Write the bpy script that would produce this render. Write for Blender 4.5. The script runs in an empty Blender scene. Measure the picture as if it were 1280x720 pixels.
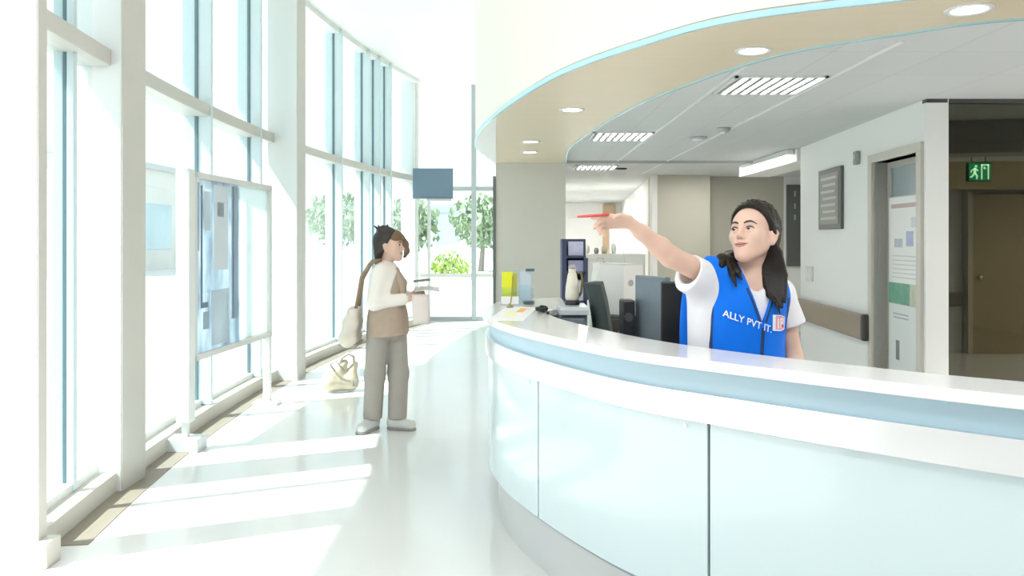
import bpy, bmesh, math, random
import numpy as np
from mathutils import Vector, Matrix, Euler
from mathutils.bvhtree import BVHTree
random.seed(7)
SC = bpy.context.scene
COL = SC.collection
# X to the right, Y away from the camera, Z up; metres. The eye stands at (0, 0, EYE).
EYE = 1.48
PI = math.pi

# ------------------------------------------------------------------ materials
MATS = {}
def mat(name, col, rough=0.5, metal=0.0, spec=0.5, emit=None, emit_s=0.0, coat=0.0, noise=0.0, nscale=8.0, bump=0.0, bscale=60.0, stretch=None, sub=0.0):
    if name in MATS: return MATS[name]
    m = bpy.data.materials.new(name); m.use_nodes = True
    nt = m.node_tree; b = nt.nodes['Principled BSDF']
    b.inputs['Base Color'].default_value = (*col, 1)
    b.inputs['Roughness'].default_value = rough
    b.inputs['Metallic'].default_value = metal
    b.inputs['Specular IOR Level'].default_value = spec
    b.inputs['Coat Weight'].default_value = coat
    if sub:
        b.inputs['Subsurface Weight'].default_value = sub
        b.inputs['Subsurface Radius'].default_value = (0.012, 0.005, 0.003)
        b.inputs['Subsurface Scale'].default_value = 1.0
    if emit:
        b.inputs['Emission Color'].default_value = (*emit, 1)
        b.inputs['Emission Strength'].default_value = emit_s
    tc = nt.nodes.new('ShaderNodeTexCoord'); mp = nt.nodes.new('ShaderNodeMapping')
    nt.links.new(tc.outputs['Object'], mp.inputs['Vector'])
    if stretch: mp.inputs['Scale'].default_value = stretch
    if noise:
        n = nt.nodes.new('ShaderNodeTexNoise'); n.inputs['Scale'].default_value = nscale; n.inputs['Detail'].default_value = 4
        nt.links.new(mp.outputs['Vector'], n.inputs['Vector'])
        mx = nt.nodes.new('ShaderNodeMix'); mx.data_type = 'RGBA'
        mx.inputs[6].default_value = (*[c * (1 - noise) for c in col], 1)
        mx.inputs[7].default_value = (*[min(1, c * (1 + noise)) for c in col], 1)
        nt.links.new(n.outputs['Fac'], mx.inputs[0]); nt.links.new(mx.outputs[2], b.inputs['Base Color'])
    if bump:
        n2 = nt.nodes.new('ShaderNodeTexNoise'); n2.inputs['Scale'].default_value = bscale; n2.inputs['Detail'].default_value = 3
        nt.links.new(mp.outputs['Vector'], n2.inputs['Vector'])
        bp = nt.nodes.new('ShaderNodeBump'); bp.inputs['Strength'].default_value = bump; bp.inputs['Distance'].default_value = 0.004
        nt.links.new(n2.outputs['Fac'], bp.inputs['Height']); nt.links.new(bp.outputs['Normal'], b.inputs['Normal'])
    MATS[name] = m
    return m

def glass(name, tint, gloss=0.06, rough=0.02):
    if name in MATS: return MATS[name]
    m = bpy.data.materials.new(name); m.use_nodes = True
    nt = m.node_tree; nt.nodes.remove(nt.nodes['Principled BSDF'])
    t = nt.nodes.new('ShaderNodeBsdfTransparent'); t.inputs['Color'].default_value = (*tint, 1)
    g = nt.nodes.new('ShaderNodeBsdfGlossy'); g.inputs['Roughness'].default_value = rough
    fr = nt.nodes.new('ShaderNodeLayerWeight'); fr.inputs['Blend'].default_value = 0.5
    pw = nt.nodes.new('ShaderNodeMath'); pw.operation = 'POWER'; pw.inputs[1].default_value = 5.0
    mul = nt.nodes.new('ShaderNodeMath'); mul.operation = 'MULTIPLY_ADD'; mul.inputs[1].default_value = 0.55; mul.inputs[2].default_value = gloss * 0.5
    mx = nt.nodes.new('ShaderNodeMixShader')
    nt.links.new(fr.outputs['Facing'], pw.inputs[0]); nt.links.new(pw.outputs[0], mul.inputs[0]); nt.links.new(mul.outputs[0], mx.inputs[0])
    nt.links.new(t.outputs[0], mx.inputs[1]); nt.links.new(g.outputs[0], mx.inputs[2])
    nt.links.new(mx.outputs[0], nt.nodes['Material Output'].inputs['Surface'])
    MATS[name] = m
    return m

def wood_mat(name, c1, c2, rough=0.45, axis=(1.0, 14.0, 14.0)):
    if name in MATS: return MATS[name]
    m = mat(name, c1, rough)
    nt = m.node_tree; b = nt.nodes['Principled BSDF']
    mp = [n for n in nt.nodes if n.type == 'MAPPING'][0]; mp.inputs['Scale'].default_value = axis
    n = nt.nodes.new('ShaderNodeTexNoise'); n.inputs['Scale'].default_value = 2.2; n.inputs['Detail'].default_value = 6; n.inputs['Distortion'].default_value = 0.6
    nt.links.new(mp.outputs['Vector'], n.inputs['Vector'])
    mx = nt.nodes.new('ShaderNodeMix'); mx.data_type = 'RGBA'
    mx.inputs[6].default_value = (*c1, 1); mx.inputs[7].default_value = (*c2, 1)
    nt.links.new(n.outputs['Fac'], mx.inputs[0]); nt.links.new(mx.outputs[2], b.inputs['Base Color'])
    return m

def tile_ceiling_mat():
    m = mat('ceiling_tile', (0.62, 0.64, 0.64), 0.8)
    nt = m.node_tree; b = nt.nodes['Principled BSDF']
    mp = [n for n in nt.nodes if n.type == 'MAPPING'][0]
    br = nt.nodes.new('ShaderNodeTexBrick'); br.offset = 0.0
    br.inputs['Scale'].default_value = 1.0; br.inputs['Brick Width'].default_value = 0.62; br.inputs['Row Height'].default_value = 0.62
    br.inputs['Mortar Size'].default_value = 0.004; br.inputs['Mortar Smooth'].default_value = 0.2
    br.inputs['Color1'].default_value = (0.62, 0.64, 0.64, 1); br.inputs['Color2'].default_value = (0.60, 0.62, 0.62, 1); br.inputs['Mortar'].default_value = (0.50, 0.52, 0.52, 1)
    mp.inputs['Location'].default_value = (0.12, 0.0, 0)
    nt.links.new(mp.outputs['Vector'], br.inputs['Vector']); nt.links.new(br.outputs['Color'], b.inputs['Base Color'])
    return m

# ------------------------------------------------------------------ objects
def tag(o, label=None, cat=None, group=None, kind=None):
    if label: o['label'] = label
    if cat: o['category'] = cat
    if group: o['group'] = group
    if kind: o['kind'] = kind
    return o

def empty(name, loc=(0, 0, 0), rz=0.0, parent=None):
    o = bpy.data.objects.new(name, None); COL.objects.link(o)
    o.location = loc; o.rotation_euler = (0, 0, rz); o.empty_display_size = 0.1
    if parent: o.parent = parent
    return o

def thing(name, label, cat, loc=(0, 0, 0), rz=0.0, group=None):
    return tag(empty(name, loc, rz), label, cat, group)

def link(name, me, m, parent=None, smooth=False):
    o = bpy.data.objects.new(name, me); COL.objects.link(o)
    if m is not None:
        for q in (m if isinstance(m, (list, tuple)) else [m]): me.materials.append(q)
    if smooth: me.polygons.foreach_set('use_smooth', [True] * len(me.polygons))
    if parent: o.parent = parent
    return o

def obj(name, bm, m, parent=None, smooth=False, bevel=0.0, seg=2):
    bmesh.ops.recalc_face_normals(bm, faces=bm.faces)
    me = bpy.data.meshes.new(name); bm.to_mesh(me); bm.free()
    o = link(name, me, m, parent, smooth)
    if bevel:
        md = o.modifiers.new('bevel', 'BEVEL'); md.width = bevel; md.segments = seg; md.limit_method = 'ANGLE'; md.angle_limit = 0.7
    return o

def BM(): return bmesh.new()
def box(bm, x0, x1, y0, y1, z0, z1, M=None):
    vs = [bm.verts.new((x, y, z)) for z in (z0, z1) for y in (y0, y1) for x in (x0, x1)]
    for f in ((0, 2, 3, 1), (4, 5, 7, 6), (0, 1, 5, 4), (2, 6, 7, 3), (0, 4, 6, 2), (1, 3, 7, 5)): bm.faces.new([vs[i] for i in f])
    if M is not None:
        for v in vs: v.co = M @ v.co
    return bm
def tube(bm, pts, r, n=10, caps=True):
    """round tube along points, r a number or one radius for each point"""
    pts = [Vector(p) for p in pts]; rs = r if isinstance(r, (list, tuple)) else [r] * len(pts)
    rings = []; ref = None
    for i, p in enumerate(pts):
        t = (pts[min(i + 1, len(pts) - 1)] - pts[max(i - 1, 0)]).normalized()
        if ref is None: ref = Vector((0, 0, 1)) if abs(t.z) < 0.9 else Vector((1, 0, 0))
        a = (ref - t * ref.dot(t)).normalized(); ref = a; b = t.cross(a)
        rings.append([bm.verts.new(p + (a * math.cos(2 * PI * k / n) + b * math.sin(2 * PI * k / n)) * rs[i]) for k in range(n)])
    for i in range(len(rings) - 1):
        for k in range(n): bm.faces.new((rings[i][k], rings[i][(k + 1) % n], rings[i + 1][(k + 1) % n], rings[i + 1][k]))
    if caps: bm.faces.new(rings[0][::-1]); bm.faces.new(rings[-1])
    return bm
def lathe(bm, prof, n=24, c=(0, 0, 0)):
    """profile of (radius, z) turned about the vertical"""
    rings = []
    for r, z in prof:
        rings.append([bm.verts.new((c[0] + r * math.cos(2 * PI * k / n), c[1] + r * math.sin(2 * PI * k / n), c[2] + z)) for k in range(n)])
    for i in range(len(rings) - 1):
        for k in range(n): bm.faces.new((rings[i][k], rings[i][(k + 1) % n], rings[i + 1][(k + 1) % n], rings[i + 1][k]))
    bm.faces.new(rings[0]); bm.faces.new(rings[-1])
    return bm
def prism(bm, poly, z0, z1, M=None):
    a = [bm.verts.new((x, y, z0)) for x, y in poly]; b = [bm.verts.new((x, y, z1)) for x, y in poly]
    bm.faces.new(a[::-1]); bm.faces.new(b); n = len(poly)
    for i in range(n): bm.faces.new((a[i], a[(i + 1) % n], b[(i + 1) % n], b[i]))
    if M is not None:
        for v in a + b: v.co = M @ v.co
    return bm
def catmull(P, n=10):
    P = [np.array(p, float) for p in P]; P = [2 * P[0] - P[1]] + P + [2 * P[-1] - P[-2]]; out = []
    for i in range(1, len(P) - 2):
        a, b, c, d = P[i - 1:i + 3]
        for k in range(n):
            t = k / n
            out.append(0.5 * (2 * b + (c - a) * t + (2 * a - 5 * b + 4 * c - d) * t * t + (3 * b - a - 3 * c + d) * t ** 3))
    out.append(P[-2])
    return np.array(out)
def resample(P, step=None, n=None):
    s = np.concatenate([[0], np.cumsum(np.linalg.norm(np.diff(P, axis=0), axis=1))])
    if n is None: n = max(2, int(round(s[-1] / step)) + 1)
    q = np.linspace(0, s[-1], n)
    return np.stack([np.interp(q, s, P[:, 0]), np.interp(q, s, P[:, 1])], 1)
def normals2(P):
    t = np.gradient(P, axis=0); t /= np.linalg.norm(t, axis=1)[:, None]
    return np.stack([-t[:, 1], t[:, 0]], 1)        # left of the way of travel
def offset(P, d): return P + normals2(P) * d
def sub_curve(P, s0, s1, step=0.05):
    s = np.concatenate([[0], np.cumsum(np.linalg.norm(np.diff(P, axis=0), axis=1))])
    q = np.linspace(s0, s1, max(2, int(abs(s1 - s0) / step) + 1))
    return np.stack([np.interp(q, s, P[:, 0]), np.interp(q, s, P[:, 1])], 1)
def sweep(bm, P, prof, N=None):
    """closed profile of (offset to the left, z) carried along a plan curve"""
    N = normals2(P) if N is None else N; rings = []
    for p, nn in zip(P, N): rings.append([bm.verts.new((p[0] + nn[0] * o, p[1] + nn[1] * o, z)) for o, z in prof])
    k = len(prof)
    for i in range(len(rings) - 1):
        for j in range(k): bm.faces.new((rings[i][j], rings[i][(j + 1) % k], rings[i + 1][(j + 1) % k], rings[i + 1][j]))
    bm.faces.new(rings[0]); bm.faces.new(rings[-1][::-1])
    return bm
def rect(o0, o1, z0, z1): return [(o0, z0), (o1, z0), (o1, z1), (o0, z1)]
def strip(bm, A, B, z0, z1):
    """slab between two plan curves with the same count of points"""
    lo = [[bm.verts.new((p[0], p[1], z0)), bm.verts.new((q[0], q[1], z0))] for p, q in zip(A, B)]
    hi = [[bm.verts.new((p[0], p[1], z1)), bm.verts.new((q[0], q[1], z1))] for p, q in zip(A, B)]
    n = len(A)
    for i in range(n - 1):
        bm.faces.new((lo[i][0], lo[i][1], lo[i + 1][1], lo[i + 1][0])); bm.faces.new((hi[i][0], hi[i + 1][0], hi[i + 1][1], hi[i][1]))
        bm.faces.new((lo[i][0], lo[i + 1][0], hi[i + 1][0], hi[i][0])); bm.faces.new((lo[i][1], hi[i][1], hi[i + 1][1], lo[i + 1][1]))
    for i in (0, n - 1): bm.faces.new((lo[i][0], hi[i][0], hi[i][1], lo[i][1]))
    return bm
def copy_tree(o, parent=None):
    c = o.copy(); COL.objects.link(c)
    if parent: c.parent = parent
    for ch in list(o.children): copy_tree(ch, c)
    return c
# ================================================================== the building
def settle(root, loc):
    """put the Empty at the thing's base; its parts were built in world coordinates"""
    root.location = loc; T = Matrix.Translation(-Vector(loc))
    for ch in root.children: ch.matrix_parent_inverse = T
    return root

def at_wall(d, o=0.0):                       # the curved window wall: inner line of its sill, o further into the hall
    return -2.48 + (d - 7.5) ** 2 / 50.0 + o
def wall_curve(d0, d1, n=40, o=0.0):
    d = np.linspace(d0, d1, n)
    P = np.stack([at_wall(d), d], 1)
    N = normals2(P)                           # left of the way in = outdoors
    return P - N * o, N

WHITE = mat('white_paint', (0.80, 0.80, 0.78), 0.55)
WARM = mat('warm_white_plaster', (0.80, 0.75, 0.675), 0.6)
FRAME = mat('frame_white', (0.74, 0.76, 0.75), 0.35)
BEIGE = mat('beige_metal', (0.56, 0.54, 0.50), 0.45)
TEAL = mat('mullion_teal', (0.60, 0.70, 0.73), 0.3)
GASKET = mat('mullion_gasket', (0.13, 0.20, 0.23), 0.4)
GLASS = glass('window_glass', (0.905, 0.965, 0.97), 0.05)
TAUPE = mat('wall_taupe', (0.67, 0.65, 0.585), 0.6, noise=0.03, nscale=3)
FLOORM = mat('floor_vinyl', (0.74, 0.74, 0.72), 0.16, noise=0.03, nscale=1.2)
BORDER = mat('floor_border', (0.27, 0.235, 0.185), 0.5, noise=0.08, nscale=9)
STONE = mat('sill_stone', (0.62, 0.595, 0.54), 0.5)

# floor
bm = BM(); d = np.linspace(-4, 14.85, 60); L = np.stack([at_wall(d, -0.26), d], 1); R = np.stack([np.full(60, 8.2), d], 1)
strip(bm, L, R, -0.12, 0.0); box(bm, -0.3, 8.2, 14.85, 24.2, -0.12, 0.0)
tag(obj('floor', bm, FLOORM), 'pale glossy grey vinyl floor of the entrance hall', 'floor', kind='structure')
# dark border beside the sills
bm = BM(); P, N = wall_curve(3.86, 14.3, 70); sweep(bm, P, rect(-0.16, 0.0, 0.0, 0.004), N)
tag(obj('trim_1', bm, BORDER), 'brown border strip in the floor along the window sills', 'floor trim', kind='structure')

# ceiling of the hall
bm = BM(); d = np.linspace(-4, 14.95, 60); L = np.stack([at_wall(d, -0.20), d], 1); R = np.stack([np.full(60, 8.2), d], 1)
strip(bm, L, R, 4.32, 4.5)
tag(obj('ceiling', bm, WHITE), 'smooth white ceiling high over the window hall', 'ceiling', kind='structure')
# eave outside above the windows
bm = BM(); d = np.linspace(-5.5, 15.2, 70); A = np.stack([at_wall(d, -0.19), d], 1); Bv = np.stack([np.where(d < 7.5, -3.90, at_wall(d, -1.42)), d], 1); strip(bm, A, Bv, 4.62, 4.76)
tag(obj('trim_2', bm, WHITE), 'white roof eave outside above the tall windows', 'roof eave', kind='structure')

# walls of the hall behind the eye
def struct(name, m, boxes, label, cat='wall'):
    bm = BM()
    for b in boxes: box(bm, *b)
    return tag(obj(name, bm, m), label, cat, kind='structure')
struct('wall_rear', WHITE, [(-2.0, 8.2, -4.1, -3.95, 0, 4.32)], 'white rear wall of the hall')
struct('wall_left_blocker', WHITE, [(-2.1, -1.9, -3.95, 0.9, 0, 4.32)], 'white solid wall added beside the eye to block side light, before the first column')  # unseen wall added to keep side light off the counter front
struct('wall_side', WHITE, [(8.05, 8.2, -3.95, 3.1, 0, 4.32)], 'white side wall of the hall')
# columns of the window wall
def column(name, d0, d1, x_out, x_in, label, plinth=None, z1=4.32):
    root = tag(empty(name), label, 'column', kind='structure')
    bm = BM(); box(bm, x_out, x_in - 0.006, d0, d1, 0, z1); obj('shaft', bm, FRAME, root, bevel=0.006)
    bm = BM(); box(bm, x_in - 0.006, x_in, d0 + 0.004, d1, 0.0, z1); obj('side_panel', bm, BEIGE, root)
    if plinth:
        bm = BM(); box(bm, x_out, plinth[0], d0 - 0.03, d1 + 0.02, 0, plinth[1]); obj('plinth', bm, STONE, root, bevel=0.006)
    return settle(root, ((x_out + x_in) / 2, (d0 + d1) / 2, 0))
column('column', 3.62, 3.69, -2.70, -2.145, 'white column nearest the eye, with a low stone plinth at its foot', (-2.09, 0.115))
column('column', 4.70, 5.00, -2.62, -2.29, 'tall white column with a grey beige side, next to the poster stand')
column('column', 8.40, 8.72, -2.57, -2.25, 'tall white column between the poster stand and the woman visitor')
column('column', 14.15, 14.55, -1.96, -1.70, 'slim grey column at the far corner, behind the hanging screen')

# windows of the curved wall
def window(name, d0, d1, mull, label, n=30):
    root = tag(empty(name), label, 'window', kind='structure')
    P, N = wall_curve(d0, d1, n)
    bm = BM(); sweep(bm, P, rect(0.135, 0.147, 0.12, 4.32), N); obj('glass_pane', bm, GLASS, root)
    bm = BM(); sweep(bm, P, rect(0.0, 0.26, 0.0, 0.115), N); obj('sill', bm, STONE, root, bevel=0.005)
    bm = BM(); sweep(bm, P, rect(0.10, 0.18, 0.115, 0.16), N); obj('bottom_rail', bm, FRAME, root)
    bm = BM(); sweep(bm, P, rect(0.03, 0.24, 2.50, 2.60), N); obj('transom', bm, BEIGE, root, bevel=0.006)
    bm = BM(); sweep(bm, P, rect(0.05, 0.22, 4.26, 4.32), N); obj('head_rail', bm, FRAME, root)
    for q, dd in enumerate(mull):
        thin, dd = dd < 0, abs(dd)
        x = at_wall(dd); s = (dd - 7.5) / 25.0
        M = Matrix.Translation((x, dd, 0)) @ Matrix.Rotation(-math.atan(s), 4, 'Z')
        bm = BM(); box(bm, -0.255, -0.152, -0.022, 0.022, 0.12, 4.31, M) if not thin else box(bm, -0.20, -0.152, -0.012, 0.012, 0.12, 4.31, M); box(bm, -0.128, -0.02 if not thin else -0.09, -0.022, 0.022, 0.12, 4.31, M)
        f = obj('mullion', bm, TEAL, root, bevel=0.004)
        gw = 0.008 if thin else 0.031
        bm = BM(); box(bm, -0.153, -0.127, -gw, gw, 0.12, 4.31, M); obj('gasket', bm, GASKET, f)
    return root
window('window_1', 3.69, 4.70, [-4.36], 'narrow tall window between the cut column and the next white column')
window('window_2', 5.00, 8.40, [5.03, 6.63, 7.97], 'tall curved window bay behind the poster stand')
window('window_3', 8.72, 14.15, [8.75, 10.78, 11.89, 12.35, 12.83], 'tall curved window bay beyond the second white column')

# end wall of glass
root = tag(empty('window_4'), 'tall end window with one grey mullion at the far end of the hall', 'window', kind='structure')
bm = BM(); box(bm, -1.75, 0.2, 14.72, 14.732, 0.05, 4.32); obj('glass_pane', bm, GLASS, root)
FG = mat('end_frame_grey', (0.50, 0.54, 0.56), 0.4)
bm = BM(); box(bm, -0.745, -0.655, 14.64, 14.80, 0.0, 4.32); obj('mullion', bm, FG, root, bevel=0.006)
bm = BM(); box(bm, -1.75, 0.2, 14.66, 14.78, 2.38, 2.46); obj('transom', bm, FG, root, bevel=0.005)
bm = BM(); box(bm, -1.75, 0.2, 14.66, 14.78, 0.0, 0.07); obj('bottom_rail', bm, FG, root)
bm = BM(); box(bm, -1.55, -1.50, 14.68, 14.76, 0.07, 2.38); obj('door_stile', bm, FRAME, root)
bm = BM(); box(bm, -1.75, -0.2, 14.66, 14.78, 0.80, 0.86); obj('mid_rail', bm, FRAME, root)

# block behind the soffit: taupe column wall and the white wall over it
bm = BM(); box(bm, -0.21, 0.69, 10.3, 14.7, 0.0, 2.49)
tag(obj('wall_centre', bm, TAUPE), 'taupe pier under the far end of the wooden soffit', 'wall', kind='structure')
bm = BM(); box(bm, -0.245, -0.211, 10.28, 10.40, 0.0, 2.30)
tag(obj('trim_3', bm, mat('dark_edge', (0.16, 0.17, 0.17), 0.5), None), 'dark edge strip on the side of the taupe pier', 'trim', kind='structure')

# ------------------------------------------------------------------ soffit over the counter
SO = catmull([(6.5, 3.05), (4.6, 2.88), (3.2, 2.90), (2.3, 3.03), (1.5, 3.33), (1.0, 3.60), (0.69, 4.0), (0.31, 4.72), (0.0, 5.78), (-0.27, 7.1), (-0.375, 8.2), (-0.355, 8.95), (-0.21, 10.42)], 12)
SI = catmull([(6.5, 3.75), (4.6, 3.55), (3.3, 3.42), (2.29, 3.57), (1.85, 3.85), (1.42, 4.29), (1.09, 5.18), (0.864, 6.17), (0.68, 7.8), (0.62, 8.85), (0.69, 10.42)], 12)
SO, SI = resample(SO, n=150), resample(SI, n=150)
WOOD = wood_mat('soffit_veneer', (0.69, 0.59, 0.43), (0.76, 0.67, 0.51), 0.35, (0.6, 9, 9))
CY = mat('acrylic_edge', (0.42, 0.66, 0.72), 0.25)
root = tag(empty('ceiling_soffit'), 'curved wood veneer soffit with cyan edges above the reception counter', 'soffit', kind='structure')
bm = BM(); strip(bm, SO, SI, 2.47, 2.50); obj('veneer_panel', bm, WOOD, root)
bm = BM(); sweep(bm, SO, rect(-0.012, 0.008, 2.462, 2.492)); obj('outer_edge', bm, CY, root)
bm = BM(); sweep(bm, SI, rect(-0.012, 0.010, 2.462, 2.494)); obj('inner_edge', bm, CY, root)
m = (SO[:, 1] > 6.3) & (SO[:, 0] < -0.12)
A = offset(SO, -0.014)[m]; B = np.stack([np.interp(A[:, 1], [6.3, 10.42], [-0.126, -0.205]), A[:, 1]], 1)
k = A[:, 0] < B[:, 0] - 0.002
bm = BM(); strip(bm, A[k], B[k], 2.463, 2.4695); obj('white_end_panel', bm, WHITE, root)
bm = BM(); sweep(bm, SO, rect(-0.10, 0.0, 2.494, 4.32))
box(bm, -0.21, -0.11, 10.40, 14.7, 2.49, 4.32)
tag(obj('wall_fascia', bm, WARM), 'tall curved cream fascia wall rising from the soffit edge', 'wall', kind='structure')

# office ceiling
CT = tile_ceiling_mat()
bm = BM()
A = offset(SI, 0.06); Bc = np.stack([np.full(len(A), 8.2), np.linspace(3.3, 10.42, len(A))], 1)
poly = [(8.2, 3.3)] + [tuple(p) for p in A] + [(0.60, 10.44), (0.60, 22.2), (8.2, 22.2)]
prism(bm, poly, 2.502, 2.56)
tag(obj('ceiling_office', bm, CT), 'grey tiled office ceiling behind the soffit', 'ceiling', kind='structure')
TB = mat('tee_bar', (0.80, 0.82, 0.82), 0.4)
for i, (x, y0, y1) in enumerate([(1.362, 4.6, 12.4), (2.0, 4.1, 12.4)]):
    bm = BM(); box(bm, x - 0.012, x + 0.012, y0, y1, 2.494, 2.503)
    tag(obj('trim_%d' % (4 + i), bm, TB), ['long white ceiling bar running back from the big louvre light', 'thin ceiling bar right of the smoke detector'][i], 'ceiling trim', kind='structure')
bm = BM(); box(bm, 0.70, 3.9, 10.30, 10.34, 2.468, 2.503)
tag(obj('trim_6', bm, mat('bulkhead_line', (0.42, 0.43, 0.42), 0.6)), 'thin bulkhead strip across the office ceiling', 'ceiling trim', kind='structure')

# right wall of the office with its doorway: local u along, w into the wall
RW = Matrix(((0.065, 0.998, 0, 3.0), (0.998, -0.065, 0, 5.80), (0, 0, 1, 0), (0, 0, 0, 1)))
RWALL = mat('office_wall', (0.80, 0.81, 0.79), 0.6)
bm = BM()
box(bm, 0, 0.11, 0, 0.16, 0, 2.505, RW); box(bm, 0.97, 3.08, 0, 0.16, 0, 2.505, RW); box(bm, 0.11, 0.97, 0, 0.16, 2.13, 2.505, RW)
tag(obj('wall_right', bm, RWALL), 'white office wall with plaque and doorway right of the volunteer', 'wall', kind='structure')
# door with posters
JAMB = mat('door_jamb', (0.55, 0.53, 0.47), 0.5)
root = tag(empty('door_1'), 'doorway with a glazed leaf covered in white posters', 'door', kind='structure')
bm = BM()
for u0, u1 in ((0.03, 0.11), (0.97, 1.05)): box(bm, u0, u1, -0.025, 0.165, 0, 2.13, RW)
box(bm, 0.03, 1.05, -0.025, 0.165, 2.13, 2.20, RW); obj('door_frame', bm, JAMB, root, bevel=0.004)
bm = BM()
box(bm, 0.11, 0.18, 0.11, 0.15, 0, 2.13, RW); box(bm, 0.90, 0.97, 0.11, 0.15, 0, 2.13, RW); box(bm, 0.18, 0.90, 0.11, 0.15, 0, 1.84, RW); box(bm, 0.18, 0.90, 0.11, 0.15, 2.08, 2.13, RW)
lf = obj('door_leaf', bm, mat('door_leaf', (0.48, 0.47, 0.42), 0.5), root)
bm = BM(); box(bm, 0.18, 0.90, 0.127, 0.133, 1.84, 2.08, RW); obj('top_light', bm, mat('top_light_pane', (0.34, 0.40, 0.42), 0.15), lf)
# other office walls
def struct(name, m, boxes, label, cat='wall'):
    bm = BM()
    for b in boxes: box(bm, *b)
    return tag(obj(name, bm, m), label, cat, kind='structure')
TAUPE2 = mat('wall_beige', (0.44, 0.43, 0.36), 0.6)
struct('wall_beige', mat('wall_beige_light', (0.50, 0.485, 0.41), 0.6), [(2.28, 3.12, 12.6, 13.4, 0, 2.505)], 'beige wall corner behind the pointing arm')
struct('wall_back', TAUPE2, [(3.12, 4.38, 12.9, 13.4, 0, 2.505)], 'darker beige wall behind the volunteer')  # slightly darker beige than the wall corner beside it
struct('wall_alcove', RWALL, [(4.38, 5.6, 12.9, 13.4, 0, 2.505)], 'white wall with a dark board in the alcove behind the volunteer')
bm = BM(); prism(bm, [(3.37, 8.86), (3.45, 8.80), (5.15, 12.95), (5.05, 13.0)], 0, 2.505)
tag(obj('wall_alcove_side', bm, RWALL), 'side wall of the alcove behind the white office wall', 'wall', kind='structure')
struct('trim_7', WHITE, [(2.20, 2.28, 12.55, 12.75, 0, 2.505)], 'white post at the corner of the beige wall', 'trim')
struct('wall_corridor', mat('corridor_white', (0.80, 0.81, 0.79), 0.6), [(0.55, 3.2, 22.0, 22.2, 0, 2.505), (0.55, 0.69, 14.7, 22, 0, 2.505)], 'white end wall of the long back corridor')
bm = BM(); prism(bm, [(2.28, 13.4), (2.42, 13.4), (3.15, 22.0), (3.0, 22.0)], 0, 2.505)
tag(obj('wall_corridor_side', bm, MATS['corridor_white']), 'white side wall of the long back corridor', 'wall', kind='structure')
struct('trim_8', WHITE, [(3.18, 3.60, 8.92, 11.2, 2.36, 2.50)], 'white boxed beam under the ceiling above the alcove', 'beam')
# door at the end of the corridor
root = tag(empty('door_2'), 'tan wooden door with a dark red edge at the corridor end', 'door', kind='structure')
bm = BM(); box(bm, 2.50, 2.83, 21.90, 21.99, 0, 2.45); obj('door_leaf', bm, mat('tan_door', (0.55, 0.40, 0.25), 0.5), root)
bm = BM(); box(bm, 2.83, 2.92, 21.88, 21.99, 0, 2.0); obj('edge_strip', bm, mat('red_edge', (0.20, 0.035, 0.025), 0.5), root)

# dark glazed corridor on the right
DG = glass('smoked_glass', (0.45, 0.45, 0.41), 0.03)
root = tag(empty('window_5'), 'smoked glass partition in front of the dark corridor', 'window', kind='structure')
bm = BM(); box(bm, 3.03, 5.6, 5.82, 5.832, 0.02, 2.485); obj('smoked_pane', bm, DG, root)
bm = BM(); box(bm, 3.0, 5.6, 5.79, 5.85, 2.475, 2.503); obj('top_rail', bm, mat('black_rail', (0.05, 0.05, 0.05), 0.4), root)
DW = mat('corridor_wall_grey', (0.42, 0.42, 0.42), 0.7)
OL = mat('corridor_olive', (0.42, 0.36, 0.20), 0.6)
struct('wall_dark', DW, [(4.15, 8.2, 10.5, 10.65, 0, 2.505), (8.1, 8.25, 3.2, 10.6, 0, 2.505)], 'grey far wall of the dark corridor behind smoked glass')
struct('wall_header', OL, [(4.2, 8.1, 10.38, 10.49, 2.14, 2.505)], 'olive header band over the doors of the dark corridor')
bm = BM(); prism(bm, [(3.45, 6.9), (8.0, 5.98), (8.0, 6.3), (3.6, 7.25)], 2.22, 2.50)
tag(obj('trim_9', bm, mat('dark_bulkhead', (0.30, 0.30, 0.29), 0.7)), 'dark bulkhead beam crossing the smoked glass corridor', 'beam', kind='structure')
root = tag(empty('door_3'), 'olive brown door with a round knob in the dark corridor', 'door', kind='structure')
bm = BM(); box(bm, 5.98, 6.68, 10.40, 10.49, 0, 2.08); obj('door_leaf', bm, mat('olive_door', (0.27, 0.22, 0.12), 0.5), root, bevel=0.004)
bm = BM(); box(bm, 5.92, 5.98, 10.38, 10.49, 0, 2.12); box(bm, 6.68, 6.74, 10.38, 10.49, 0, 2.12); obj('door_frame', bm, mat('olive_jamb', (0.42, 0.40, 0.33), 0.5), root)
bm = BM(); tube(bm, [(6.06, 10.39, 1.0), (6.06, 10.36, 1.0), (6.06, 10.345, 1.0), (6.06, 10.33, 1.0)], [0.012, 0.012, 0.03, 0.02], 12); obj('knob', bm, mat('steel', (0.6, 0.6, 0.6), 0.25, 1.0), root, True)
root = thing('corridor_handrail', 'dark handrail on the grey wall behind the smoked glass', 'handrail')
bm = BM(); box(bm, 5.2, 5.86, 10.40, 10.44, 0.62, 0.80); obj('rail', bm, mat('dark_rail', (0.10, 0.09, 0.08), 0.5), root, bevel=0.015)
for x_ in (5.28, 5.72):
    bm = BM(); box(bm, x_, x_ + 0.04, 10.43, 10.50, 0.68, 0.74); obj('bracket', bm, MATS['steel'], root)
settle(root, (5.5, 10.42, 0.7))
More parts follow.
